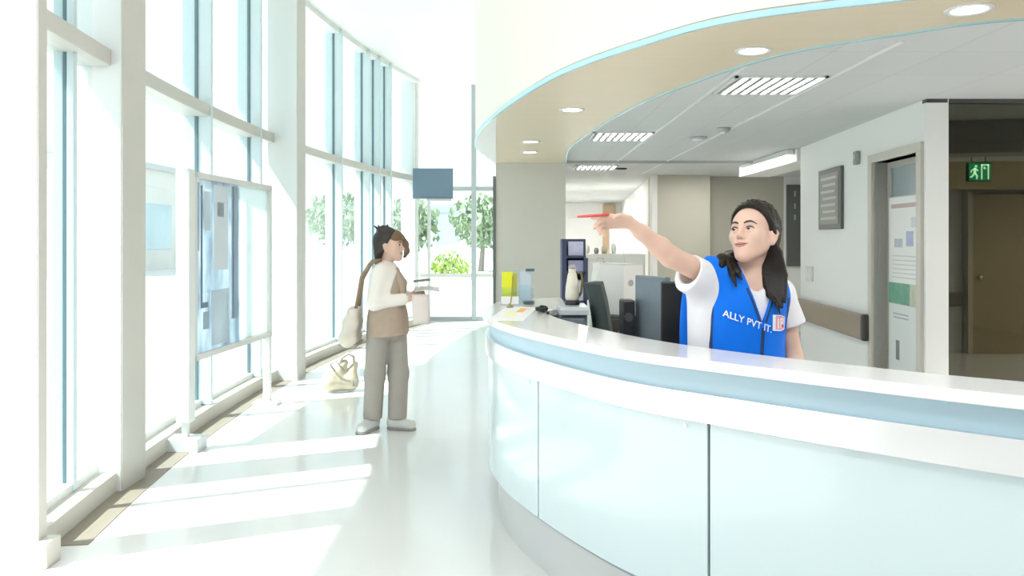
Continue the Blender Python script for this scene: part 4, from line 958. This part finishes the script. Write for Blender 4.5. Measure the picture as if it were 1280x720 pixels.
B.cap((0.93, 3.14, 1.315), (0.80, 3.12, 1.330), 0.048, 0.046, 0.05); B.cap((0.93, 3.14, 1.315), (1.045, 3.135, 1.275), 0.048, 0.044, 0.05)
SH, EL, WR = (0.782, 3.10, 1.335), (0.592, 2.99, 1.418), (0.424, 2.90, 1.546)
B.cap(SH, EL, 0.047, 0.038, 0.03); B.chain([EL, (0.55, 2.967, 1.452), (0.475, 2.927, 1.508), WR], [0.038, 0.036, 0.027, 0.0205], 0.02)
dh = Vector((-0.96, -0.25, -0.01)).normalized(); nh = Vector((0.10, -0.25, 0.96)); nh = (nh - dh * nh.dot(dh)).normalized(); nh = (nh * 0.52 + dh.cross(nh) * 0.85).normalized(); sh = dh.cross(nh)
if sh.z < 0: sh = -sh
hand(B, WR, dh, sh, nh, ((2, 4, 4), (14, 24, 18), (24, 36, 24), (32, 44, 28)))
LS, LE, LW = (1.05, 3.135, 1.27), (1.108, 3.15, 1.02), (1.085, 2.99, 0.86)
B.cap(LS, LE, 0.045, 0.034, 0.03); B.chain([LE, (1.103, 3.11, 0.98), LW], [0.035, 0.033, 0.022], 0.02)
hand(B, LW, (-0.15, -0.75, -0.62), (-1, 0.2, 0), (0.1, -0.5, 0.8), ((12, 15, 10), (15, 18, 12), (18, 20, 12), (20, 22, 14)))
for q in (-1, 1):
    B.chain([(0.885 + q * 0.085, 3.14, 0.85), (0.885 + q * 0.085, 3.13, 0.47), (0.885 + q * 0.085, 3.15, 0.09)], [0.085, 0.052, 0.036], 0.03)
    B.cap((0.885 + q * 0.088, 3.17, 0.045), (0.885 + q * 0.105, 3.00, 0.03), 0.035, 0.028, 0.03)
body = B.mesh('body', SKIN, vol)
H.features(body, vol, (-0.0035, 0.0012))
# hair: combed back behind the ear, long locks falling over the shoulder
B = Blob((0.76, 2.95, 1.15), (1.09, 3.28, 1.66), 0.003)
B.ell(H(0, -0.018, 0.038), (0.087, 0.110, 0.106), 0.02, H.R)
B.ell(H(0, -0.055, -0.010), (0.074, 0.064, 0.090), 0.03, H.R)
n_ = H.f * 0.85 - H.u * 0.53; B.plane(tuple(n_), n_.dot(H.o) + 0.003, 0.010)
def strands(B, h, c, r, count, rad, seed, k=0.003):
    rg = random.Random(seed); c, r = Vector(c), Vector(r)
    for i in range(count):
        t = -1 + 2 * (i + 0.5) / count; a = Vector((0.080 * math.sin(t * 1.5), 0.070 - 0.062 * t * t + rg.uniform(-.004, .004), 0.104 - 0.088 * t * t)) - c
        b = Vector((0.060 * math.sin(t * 1.2), -0.105, -0.035 + 0.05 * (1 - abs(t)) + rg.uniform(-.01, .01))) - c
        a = Vector([a[j] / r[j] for j in range(3)]).normalized(); b = Vector([b[j] / r[j] for j in range(3)]).normalized(); pts = []
        for q in range(8):
            v = a.slerp(b, q / 7); sc_ = 0.985 + rg.uniform(0, 0.022); pts.append(h(*[c[j] + v[j] * r[j] * sc_ for j in range(3)]))
        B.chain(pts, [rad * h.sc * (0.55 if q == 0 else 1) for q in range(8)], k)
strands(B, H, (0, -0.018, 0.038), (0.086, 0.109, 0.105), 34, 0.0062, 3)
for q in range(9):
    o_ = (q - 4) * 0.0085
    a0 = Vector(H(0.058, -0.055 + 0.004 * q, -0.02))
    B.chain([tuple(a0), (0.998 + o_ * .7, 3.120 - 0.006 * q, 1.43), (1.004 + o_, 3.085 - 0.004 * q, 1.345), (1.002 + o_ * .8, 3.040 - 0.002 * q, 1.272), (1.004 + o_ * .6, 2.998, 1.205 + 0.010 * abs(q - 4) + 0.012 * (q % 2))], [0.020, 0.017, 0.014, 0.011, 0.003], 0.004)
B.chain([H(-0.03, -0.07, -0.06), (0.865, 3.165, 1.405), (0.815, 3.10, 1.400), (0.80, 3.05, 1.385)], [0.034, 0.032, 0.026, 0.012], 0.015)
B.chain([(0.83, 3.09, 1.395), (0.835, 3.03, 1.352), (0.842, 3.004, 1.305)], [0.018, 0.012, 0.004], 0.01); B.chain([(0.85, 3.10, 1.40), (0.858, 3.035, 1.360), (0.866, 3.012, 1.33)], [0.016, 0.010, 0.003], 0.01)
B.mesh('hair', HAIR, vol)
# T-shirt
B = Blob((0.55, 2.90, 0.80), (1.24, 3.36, 1.46), 0.004)
B.ell((0.905, 3.135, 1.20), (0.158, 0.112, 0.19), 0.05); B.ell((0.89, 3.135, 1.00), (0.150, 0.110, 0.18), 0.06)
B.cap((0.93, 3.14, 1.318), (0.80, 3.12, 1.335), 0.056, 0.060, 0.05); B.cap((0.93, 3.14, 1.315), (1.045, 3.135, 1.272), 0.056, 0.056, 0.05)
ax = (Vector(EL) - Vector(SH)).normalized()
B.cap((0.765, 3.105, 1.328), (0.640, 3.018, 1.380), 0.062, 0.062, 0.03); B.cap((0.755, 3.11, 1.285), (0.665, 3.045, 1.335), 0.055, 0.050, 0.05)
B.chain([(0.752, 3.13, 1.26), (0.752, 3.13, 0.92)], [0.066, 0.062], 0.04)
B.plane(tuple(ax), ax.dot(Vector((0.676, 3.04, 1.372))), 0.003, (0.5, 2.8, 1.24), (0.80, 3.4, 1.5))
B.cap((0.70, 3.055, 1.352), (0.60, 2.995, 1.400), 0.052, 0.054, 0.006, True)
B.cap((1.045, 3.135, 1.265), (1.112, 3.148, 1.10), 0.060, 0.062, 0.03); ax2 = Vector((0.30, 0.03, -0.95)).normalized()
B.plane(tuple(ax2), ax2.dot(Vector((1.105, 3.148, 1.15))), 0.008, (1.045, 2.8, 0.9), (1.3, 3.4, 1.4))
B.ell((0.936, 3.03, 1.365), (0.052, 0.085, 0.085), 0.01, None, True); B.ell((0.93, 3.13, 1.42), (0.066, 0.066, 0.085), 0.02, None, True)
B.mesh('t_shirt', TEE, vol)
# vest
B = Blob((0.60, 2.90, 0.80), (1.14, 3.36, 1.48), 0.004)
B.ell((0.905, 3.135, 1.205), (0.172, 0.132, 0.20), 0.05); B.ell((0.893, 3.135, 1.00), (0.175, 0.132, 0.22), 0.06)
B.cap((0.93, 3.14, 1.322), (0.772, 3.110, 1.345), 0.066, 0.074, 0.05); B.cap((0.93, 3.14, 1.318), (1.045, 3.135, 1.268), 0.064, 0.062, 0.05)
B.plane((-1, 0.0, 0.03), -0.743 + 0.03 * 1.2, 0.012); B.plane((1, 0, 0.02), 1.077 + 0.02 * 1.2, 0.012)
B.ell((0.705, 3.20, 1.10), (0.035, 0.022, 0.22), 0.012)
B.fn(lambda x, y, z: np.maximum(np.abs(x - (0.944 + (z - 1.16) * 0.02)) - np.clip((z - 1.165) * 0.36, -0.02, 0.09), y - 3.14))
B.ell((0.93, 3.13, 1.43), (0.070, 0.074, 0.090), 0.02, None, True)
vest = B.mesh('vest', BLUE, vol); VT = bvh_of(vest)
patch('zip', VT, [(0.946 - (1.16 - z) * 0.06, z) for z in np.linspace(1.15, 0.86, 14)], 0.014, NAVY, vest)
for sg in (-1, 1):
    patch('piping', VT, [(0.944 + sg * ((z - 1.16) * 0.36 + 0.0075) , z) for z in np.linspace(1.17, 1.30, 10)], 0.009, NAVY, vest)
patch('piping', VT, [(0.763 + 0.03 * (z - 1.2), z) for z in np.linspace(0.9, 1.36, 22)], 0.010, NAVY, vest)
patch('piping', VT, [(1.060 - 0.02 * (z - 1.2), z) for z in np.linspace(0.9, 1.26, 18)], 0.010, NAVY, vest)
# lettering across the chest, laid on the cloth
def lettering(txt, x0, z0, x1, z1, size, m, parent):
    cu = bpy.data.curves.new('lettering', 'FONT'); cu.body = txt; cu.size = 1.0; cu.extrude = 0.0; cu.resolution_u = 3; cu.offset = 0.012
    to = bpy.data.objects.new('lettering_source', cu); COL.objects.link(to); dg = bpy.context.evaluated_depsgraph_get()
    me = bpy.data.meshes.new_from_object(to.evaluated_get(dg)); bpy.data.objects.remove(to)
    bm = BM(); bm.from_mesh(me); bpy.data.meshes.remove(me)
    w = max(v.co.x for v in bm.verts); an = math.atan2(z1 - z0, x1 - x0); Lw = math.hypot(x1 - x0, z1 - z0)
    bmesh.ops.subdivide_edges(bm, edges=[e for e in bm.edges if e.calc_length() > 0.12], cuts=2)
    bmesh.ops.triangulate(bm, faces=bm.faces[:])
    for v in bm.verts:
        x, z = v.co.x / w * Lw, v.co.y * size; X = x0 + x * math.cos(an) - z * math.sin(an) * 0.3; Z = z0 + x * math.sin(an) + z
        hit = VT.ray_cast(Vector((X, 1.0, Z)), Vector((0, 1, 0)))[0]; v.co = Vector((X, (hit.y if hit else 3.0) - 0.0035, Z))
    return obj('lettering', bm, m, parent)
PRW = mat('print_white', (0.80, 0.86, 0.92), 0.6)
lettering('ALLY PVT IT.', 0.797, 1.193, 0.978, 1.130, 0.036, PRW, vest)
def onvest(name, x0, x1, z0, z1, m, parent, lift, rnd=False, n=8):
    bm = BM(); g = []
    for i in range(n + 1):
        g.append([])
        for j in range(n + 1):
            u_, v_ = i / n, j / n
            if rnd: v_ = 0.5 + (v_ - 0.5) * (1 - 0.25 * max(0, u_ - 0.6) ** 2 / 0.16)
            x, z = x0 + (x1 - x0) * u_, z0 + (z1 - z0) * v_ - 0.10 * (u_ - .5) * (x1 - x0)
            hit = VT.ray_cast(Vector((x, 1.0, z)), Vector((0, 1, 0)))[0]; g[-1].append(bm.verts.new((x, hit.y - lift, z)))
    for i in range(n):
        for j in range(n): bm.faces.new((g[i][j], g[i + 1][j], g[i + 1][j + 1], g[i][j + 1]))
    o = obj(name, bm, m, parent); sd_ = o.modifiers.new('thick', 'SOLIDIFY'); sd_.thickness = 0.0012; sd_.offset = 0; return o
lg = onvest('logo', 0.983, 1.040, 1.135, 1.196, PRW, vest, 0.003, True)
onvest('logo_field', 0.997, 1.037, 1.140, 1.192, mat('logo_pink', (0.80, 0.30, 0.36), 0.6), lg, 0.0045, True)
onvest('logo_stroke', 1.004, 1.010, 1.146, 1.184, PRW, lg, 0.006); onvest('logo_stroke', 1.017, 1.022, 1.146, 1.184, PRW, lg, 0.006); onvest('logo_stroke', 1.022, 1.031, 1.178, 1.183, PRW, lg, 0.006); onvest('logo_stroke', 1.027, 1.031, 1.162, 1.182, PRW, lg, 0.006); onvest('logo_stroke', 1.022, 1.031, 1.162, 1.167, PRW, lg, 0.006); onvest('logo_dot', 1.024, 1.032, 1.148, 1.157, mat('logo_dark', (0.25, 0.06, 0.10), 0.6), lg, 0.006)
# trousers and shoes
B = Blob((0.66, 2.92, -0.01), (1.12, 3.34, 1.02), 0.006)
B.ell((0.885, 3.14, 0.88), (0.168, 0.115, 0.13), 0.05)
for q in (-1, 1): B.chain([(0.885 + q * 0.085, 3.14, 0.84), (0.885 + q * 0.086, 3.13, 0.47), (0.885 + q * 0.088, 3.15, 0.085)], [0.095, 0.068, 0.058], 0.03)
B.mesh('trousers', TRO, vol)
for q in (-1, 1):
    B = Blob((0.885 + q * 0.1 - 0.12, 2.90, -0.004), (0.885 + q * 0.1 + 0.12, 3.28, 0.16), 0.005)
    B.cap((0.885 + q * 0.088, 3.175, 0.05), (0.885 + q * 0.108, 2.985, 0.036), 0.047, 0.038, 0.03); B.plane((0, 0, -1), 0.0); B.plane((0, 0, 1), 0.09); B.mesh('shoe', SHOE, vol)
settle(vol, (0.885, 3.14, 0))
# the pen in the pointing hand
pw = Vector(WR); tip = pw + dh * 0.238 + sh * 0.024 - nh * 0.001; bk = pw + dh * 0.090 + sh * 0.043 - nh * 0.004
pen = thing('marker_pen', 'slim red pen with a pale tip along the pointing finger of the raised hand', 'pen')
bm = BM(); q = bk.lerp(tip, 0.78); tube(bm, [tuple(bk), tuple(bk.lerp(tip, 0.5)), tuple(q)], [0.0045, 0.005, 0.0042], 10); obj('barrel', bm, mat('pen_red', (0.72, 0.10, 0.09), 0.35), pen, True)
bm = BM(); tube(bm, [tuple(q), tuple(bk.lerp(tip, 0.88)), tuple(tip)], [0.0042, 0.0026, 0.0012], 10); obj('tip', bm, mat('pen_tip', (0.62, 0.64, 0.62), 0.3), pen, True)
settle(pen, tuple(bk))

# ================================================================== the visitor by the windows
CREAM = mat('cardigan_cream', (0.82, 0.775, 0.72), 0.75, bump=0.3, bscale=20); TUN = mat('tunic_taupe', (0.42, 0.325, 0.25), 0.75, noise=0.1, nscale=20, bump=0.3, bscale=25)
SCF = mat('scarf_taupe', (0.42, 0.33, 0.25), 0.8, bump=0.4, bscale=30); TRG = mat('trousers_grey', (0.36, 0.33, 0.295), 0.75, noise=0.06, nscale=8, bump=0.2, bscale=14)
SNK = mat('sneaker_white', (0.62, 0.63, 0.61), 0.5); SOLE = mat('sneaker_sole', (0.30, 0.29, 0.27), 0.6)
vis = thing('person', 'person in cream cardigan, taupe tunic and grey trousers standing by the windows, reading papers', 'person')
H2 = Head((-0.940, 6.17, 1.435), -82, 2, 0, 1.0)
B = Blob((-1.30, 5.94, -0.01), (-0.56, 6.46, 1.60), 0.005)
H2.skull(B)
B.cap((-0.968, 6.18, 1.25), H2(0, -0.025, -0.05), 0.050, 0.046, 0.03)
B.ell((-0.965, 6.18, 1.13), (0.105, 0.140, 0.16), 0.05); B.ell((-0.965, 6.18, 0.96), (0.095, 0.125, 0.13), 0.06); B.ell((-0.97, 6.18, 0.81), (0.095, 0.130, 0.10), 0.06)
B.cap((-0.985, 6.06, 1.235), (-0.975, 6.30, 1.235), 0.046, None, 0.05)
RA = [(-1.00, 6.045, 1.225), (-1.035, 6.01, 1.005), (-0.80, 6.07, 1.035)]; LA = [(-0.97, 6.315, 1.225), (-0.965, 6.345, 1.005), (-0.79, 6.20, 1.045)]
for A_ in (RA, LA):
    B.cap(A_[0], A_[1], 0.043, 0.035, 0.03); B.cap(A_[1], A_[2], 0.035, 0.021, 0.02)
hand(B, RA[2], (0.92, 0.25, 0.12), (-0.1, 0.5, 0.85), (0.2, -0.9, 0.4), ((20, 30, 20), (24, 32, 22), (28, 36, 24), (32, 38, 26)))
hand(B, LA[2], (0.95, -0.15, 0.15), (-0.1, -0.3, 0.9), (0.1, 0.9, 0.3), ((20, 30, 20), (24, 32, 22), (28, 36, 24), (32, 38, 26)))
LEGS = [[(-1.02, 6.12, 0.80), (-1.058, 6.17, 0.44), (-1.088, 6.25, 0.085)], [(-0.915, 6.24, 0.80), (-0.885, 6.24, 0.44), (-0.897, 6.26, 0.085)]]
TOES = [((-1.092, 6.275, 0.04), (-1.150, 6.105, 0.03)), ((-0.925, 6.265, 0.04), (-0.790, 6.225, 0.03))]
for L_, T_ in zip(LEGS, TOES):
    B.chain(L_, [0.064, 0.048, 0.035], 0.02); B.cap(T_[0], T_[1], 0.033, 0.026, 0.03)
vb = B.mesh('body', SKIN, vis); H2.features(vb, vis)
B = Blob((-1.16, 6.0, 1.18), (-0.78, 6.36, 1.62), 0.005)
B.ell(H2(0, -0.024, 0.042), (0.092, 0.110, 0.102), 0.02, H2.R); B.ell(H2(0, -0.068, -0.020), (0.074, 0.060, 0.092), 0.03, H2.R)
n_ = H2.f * 0.86 - H2.u * 0.50; B.plane(tuple(n_), n_.dot(H2.o) - 0.006, 0.012)
B.ell(H2(0.0, -0.045, 0.128), (0.046, 0.055, 0.030), 0.02, H2.R)
for q in range(7): B.cap(H2(-0.06 + q * 0.02, -0.06 - 0.01 * (q % 3), 0.12), H2(-0.075 + q * 0.024, -0.10 + 0.03 * (q % 4), 0.158 + 0.006 * (q % 2)), 0.016, 0.004, 0.012)
for q in range(5): B.cap(H2(-0.05 + q * 0.025, -0.085, -0.05), H2(-0.045 + q * 0.022, -0.100 - 0.006 * (q % 2), -0.150 - 0.012 * (q % 3)), 0.030, 0.010, 0.012)
B.mesh('hair', mat('hair_black', (0.03, 0.022, 0.018), 0.5, noise=0.4, nscale=40, bump=0.5, bscale=40), vis)
B = Blob((-1.05, 6.0, 1.28), (-0.74, 6.40, 1.62), 0.004)
B.ell(H2(0, 0.035, 0.060), (0.070, 0.068, 0.066), 0.02, H2.R); B.chain([H2(0.040, 0.075, 0.06), H2(0.062, 0.098, 0.01), H2(0.062, 0.106, -0.045), H2(0.052, 0.098, -0.085)], [0.030, 0.030, 0.028, 0.014], 0.015)
B.ell(H2(0, 0.060, -0.03), (0.085, 0.064, 0.074), 0.012, H2.R, True); n2 = H2.f * 0.86 - H2.u * 0.50; B.plane(tuple(-n2), -(n2.dot(H2.o) - 0.012), 0.008)
B.mesh('fringe', mat('hair_brown', (0.17, 0.095, 0.05), 0.5, noise=0.3, nscale=40), vis)
# tunic, cardigan, scarf
B = Blob((-1.24, 5.92, 0.62), (-0.70, 6.46, 1.32), 0.005)
B.ell((-0.955, 6.18, 1.12), (0.118, 0.148, 0.17), 0.05); B.ell((-0.958, 6.18, 0.92), (0.128, 0.158, 0.22), 0.06); B.ell((-0.960, 6.18, 0.80), (0.160, 0.190, 0.26), 0.06)
B.cap((-0.985, 6.08, 1.235), (-0.975, 6.28, 1.235), 0.05, None, 0.05); B.plane((0.05, 0, -1), -0.745 - 0.05, 0.008); B.plane((0, 0, 1), 1.32)
B.mesh('tunic', TUN, vis)
B = Blob((-1.22, 5.90, 0.90), (-0.66, 6.46, 1.36), 0.005)
B.ell((-0.975, 6.18, 1.14), (0.126, 0.168, 0.19), 0.05); B.ell((-0.985, 6.18, 1.02), (0.125, 0.165, 0.14), 0.06); B.cap((-0.99, 6.07, 1.235), (-0.98, 6.29, 1.235), 0.058, None, 0.05)
B.plane((0, 0, -1), -0.955, 0.008, (-1.3, 5.8, 0.8), (-0.6, 6.5, 1.3)); B.fn(lambda x, y, z: np.maximum(-(x + 0.890 + (1.20 - z) * 0.25), np.abs(y - 6.18) - 0.30) + 0 * z)
for A_ in (RA, LA): B.chain([A_[0], A_[1]], [0.060, 0.054], 0.03); B.chain([A_[1], tuple(Vector(A_[1]).lerp(Vector(A_[2]), 0.88))], [0.054, 0.046], 0.025)
B.mesh('cardigan', CREAM, vis)
B = Blob((-1.12, 6.02, 1.0), (-0.76, 6.36, 1.36), 0.005)
for k in range(14):
    a0, a1 = k * 2 * PI / 14, (k + 1) * 2 * PI / 14
    B.cap((-0.958 + 0.062 * math.cos(a0), 6.18 + 0.072 * math.sin(a0), 1.275 - 0.030 * math.cos(a0)), (-0.958 + 0.062 * math.cos(a1), 6.18 + 0.072 * math.sin(a1), 1.275 - 0.030 * math.cos(a1)), 0.024, None, 0.01)
B.chain([(-0.895, 6.14, 1.24), (-0.855, 6.11, 1.16), (-0.838, 6.11, 1.05)], [0.026, 0.030, 0.024], 0.015); B.chain([(-0.89, 6.21, 1.23), (-0.845, 6.21, 1.15), (-0.835, 6.20, 1.08)], [0.024, 0.028, 0.020], 0.015)
B.mesh('scarf', SCF, vis)
B = Blob((-1.24, 6.0, 0.02), (-0.74, 6.40, 0.95), 0.006)
B.ell((-0.97, 6.18, 0.82), (0.125, 0.155, 0.11), 0.04)
for L_ in LEGS: B.chain([L_[0], L_[1], (L_[2][0], L_[2][1], 0.11)], [0.092, 0.078, 0.074], 0.03)
B.plane((0, 0, -1), -0.085, 0.006); B.mesh('trousers', TRG, vis)
for T_ in TOES:
    c_ = [(a + b) / 2 for a, b in zip(*T_)]; B = Blob((c_[0] - 0.19, c_[1] - 0.19, -0.004), (c_[0] + 0.19, c_[1] + 0.19, 0.15), 0.005)
    B.cap((T_[0][0], T_[0][1], 0.055), (T_[1][0], T_[1][1], 0.040), 0.052, 0.042, 0.03); B.cap((T_[0][0], T_[0][1], 0.06), (T_[0][0], T_[0][1], 0.11), 0.048, 0.044, 0.03); B.plane((0, 0, -1), 0.0); B.plane((0, 0, 1), 0.115); s_ = B.mesh('sneaker', SNK, vis)
    B = Blob((c_[0] - 0.19, c_[1] - 0.19, -0.006), (c_[0] + 0.19, c_[1] + 0.19, 0.05), 0.005)
    B.cap((T_[0][0], T_[0][1], 0.01), (T_[1][0], T_[1][1], 0.01), 0.055, 0.045, 0.03); B.plane((0, 0, -1), 0.0); B.plane((0, 0, 1), 0.020); B.mesh('sole', SOLE, s_)
settle(vis, (-0.97, 6.19, 0))
# what she carries
bag = thing('shoulder_bag', 'cream shoulder bag with a brown strap at the hip of the standing visitor', 'bag')
B = Blob((-1.40, 5.9, 0.62), (-1.02, 6.42, 1.04), 0.005)
B.chain([(-1.205, 6.07, 0.945), (-1.215, 6.25, 0.945)], [0.042, 0.042], 0.05); B.chain([(-1.238, 6.03, 0.735), (-1.245, 6.28, 0.735)], [0.070, 0.070], 0.04); B.chain([(-1.222, 6.06, 0.85), (-1.23, 6.26, 0.85)], [0.064, 0.064], 0.06)
B.plane((0, 0, 1), 0.965); B.mesh('bag_body', mat('bag_cream', (0.72, 0.66, 0.58), 0.7, noise=0.05, nscale=20), bag)
bm = BM(); tube(bm, [(-1.185, 6.06, 0.95), (-1.155, 6.03, 1.08), (-1.135, 6.03, 1.20), (-1.075, 6.05, 1.300), (-1.00, 6.08, 1.328), (-1.07, 6.12, 1.318), (-1.150, 6.17, 1.18), (-1.18, 6.22, 1.04), (-1.195, 6.25, 0.95)], 0.013, 8); obj('strap', bm, mat('strap_brown', (0.28, 0.20, 0.13), 0.6), bag, True)
bm = BM(); box(bm, -1.305, -1.172, 6.0, 6.31, 0.668, 0.70); obj('base_trim', bm, mat('bag_taupe', (0.42, 0.36, 0.30), 0.7), bag, bevel=0.012)
settle(bag, (-1.16, 6.17, 0.668))
def sheet(name, label, c, w, h, tilt, yaw, m, nm):
    root = thing(name, label, 'paper', c, yaw); bm = BM(); n = 6; g = []
    for i in range(n + 1):
        g.append([])
        for j in range(n + 1):
            x, y = (i / n - .5) * w, (j / n - .5) * h; z = 0.012 * math.cos(3 * x / w) + 0.006 * math.sin(4 * y / h); v = Matrix.Rotation(tilt, 4, 'X') @ Vector((x, y, z)); g[-1].append(bm.verts.new(v))
    for i in range(n):
        for j in range(n): bm.faces.new((g[i][j], g[i + 1][j], g[i + 1][j + 1], g[i][j + 1]))
    o = obj(nm, bm, m, root, True); md = o.modifiers.new('thick', 'SOLIDIFY'); md.thickness = 0.0015; return root
PINK = mat('paper_blush', (0.74, 0.66, 0.62), 0.6)
sheet('paper_sheet', 'folded blush paper hanging down from the hand of the visitor', (-0.690, 6.05, 0.955), 0.13, 0.23, 1.25, 0.25, PINK, 'sheet')
sheet('paper_sheet', 'pale sheet held out flat in the hands of the visitor', (-0.655, 6.15, 1.098), 0.19, 0.16, 0.10, 0.1, mat('paper_pale', (0.70, 0.70, 0.68), 0.6), 'sheet')
ph = thing('mobile_phone', 'thin grey phone held above the sheet by the visitor', 'phone', (-0.690, 6.13, 1.165), 0.1)
bm = BM(); box(bm, -0.065, 0.065, -0.034, 0.034, 0, 0.009, Matrix.Rotation(0.12, 4, 'X') @ Matrix.Rotation(-0.10, 4, 'Y')); obj('case', bm, mat('phone_grey', (0.22, 0.22, 0.23), 0.3), ph, bevel=0.003)
bm = BM(); box(bm, -0.060, 0.060, -0.030, 0.030, 0.009, 0.0098, Matrix.Rotation(0.12, 4, 'X') @ Matrix.Rotation(-0.10, 4, 'Y')); obj('screen', bm, BLK, ph)
# tote bag on the floor
tb = thing('tote_bag', 'slouchy beige tote bag standing on the sunlit floor behind the visitor', 'bag')
B = Blob((-2.02, 7.55, -0.01), (-1.40, 8.15, 0.52), 0.006)
B.cap((-1.76, 7.78, 0.10), (-1.58, 7.84, 0.085), 0.085, 0.080, 0.05); B.cap((-1.75, 7.78, 0.12), (-1.64, 7.83, 0.28), 0.085, 0.035, 0.06); B.cap((-1.60, 7.84, 0.10), (-1.54, 7.86, 0.26), 0.06, 0.03, 0.06)
B.ell((-1.66, 7.70, 0.24), (0.05, 0.03, 0.10), 0.04, None, True); B.plane((0, 0, -1), 0.0, 0.02); B.mesh('bag_body', mat('tote_beige', (0.60, 0.54, 0.41), 0.8, noise=0.18, nscale=9, bump=0.5, bscale=14), tb)
bm = BM(); tube(bm, [(-1.70, 7.79, 0.22), (-1.66, 7.80, 0.33), (-1.60, 7.81, 0.37), (-1.55, 7.83, 0.34), (-1.545, 7.84, 0.24)], 0.014, 8); obj('handle', bm, mat('tote_strap', (0.50, 0.46, 0.40), 0.8), tb, True)
bm = BM(); tube(bm, [(-1.71, 7.73, 0.21), (-1.75, 7.70, 0.28), (-1.69, 7.70, 0.31), (-1.62, 7.72, 0.22)], 0.009, 8); obj('handle', bm, mat('tote_strap_dark', (0.36, 0.33, 0.30), 0.8), tb, True)
bm = BM(); box(bm, -1.60, -1.50, 7.765, 7.775, 0.06, 0.12); obj('patch', bm, mat('tote_patch', (0.30, 0.29, 0.27), 0.8), tb, bevel=0.003)
settle(tb, (-1.67, 7.8, 0))
SKY, SUN, EXPO = 1.3, 8.0, 0.36
# ================================================================== light and camera
w = bpy.data.worlds.new('sky'); SC.world = w; w.use_nodes = True
bg = w.node_tree.nodes['Background']; bg.inputs['Color'].default_value = (0.90, 0.965, 1.0, 1); bg.inputs['Strength'].default_value = SKY
sd = bpy.data.lights.new('sun', 'SUN'); sd.energy = SUN; sd.angle = math.radians(0.9); sd.color = (1.0, 0.975, 0.94)
so = bpy.data.objects.new('sun', sd); COL.objects.link(so)
el = math.radians(55.0); az = Vector((0.92, 0.39, 0)).normalized()
so.rotation_euler = Vector((az.x * math.cos(el), az.y * math.cos(el), -math.sin(el))).to_track_quat('-Z', 'Y').to_euler()
so.location = (-12, -4, 14)
def lamp(name, x, y, z, sx, sy, e, col=(1.0, 0.97, 0.93)):
    ld = bpy.data.lights.new(name, 'AREA'); ld.shape = 'RECTANGLE'; ld.size = sx; ld.size_y = sy; ld.energy = e; ld.color = col
    o = bpy.data.objects.new(name, ld); COL.objects.link(o); o.location = (x, y, z)
for x, y, e in ((6.6, 4.7, 210), (2.9, 11.6, 16), (1.6, 15.5, 50), (1.8, 19.5, 50)): lamp('office_fill_light', x, y, 2.498, 0.6, 0.6, e)  # fill lights added to brighten the office and back corridor, no fittings
lamp('corridor_fill_light', 7.4, 8.9, 2.10, 0.3, 0.3, 40, (1.0, 0.93, 0.78))  # added fill so the dark corridor reads through the glass, no fitting
for x, y, e in ((0.2, 0.2, 58), (2.2, 0.2, 58)): lamp('hall_fill_light', x, y, 4.31, 0.9, 0.9, e, (0.95, 0.98, 1.0))  # unseen fill added over the hall to light the volunteer from the front
cd = bpy.data.cameras.new('camera'); cam = bpy.data.objects.new('camera', cd); COL.objects.link(cam)
cam.location = (0, 0, EYE); cam.rotation_euler = (PI / 2, 0, 0)
cd.sensor_width = 36.0; cd.lens = 36.0 * 1000.0 / 1280.0; cd.shift_y = -60.0 / 1280.0; cd.clip_start = 0.05; cd.clip_end = 400
SC.camera = cam
SC.view_settings.view_transform = 'Standard'; SC.view_settings.look = 'None'; SC.view_settings.gamma = 1.0; SC.view_settings.use_curve_mapping = False
SC.view_settings.exposure = EXPO
SC.cycles.use_denoising = True
SC.cycles.max_bounces = 10; SC.cycles.diffuse_bounces = 5; SC.cycles.glossy_bounces = 4; SC.cycles.transparent_max_bounces = 16
SC.cycles.sample_clamp_indirect = 8.0
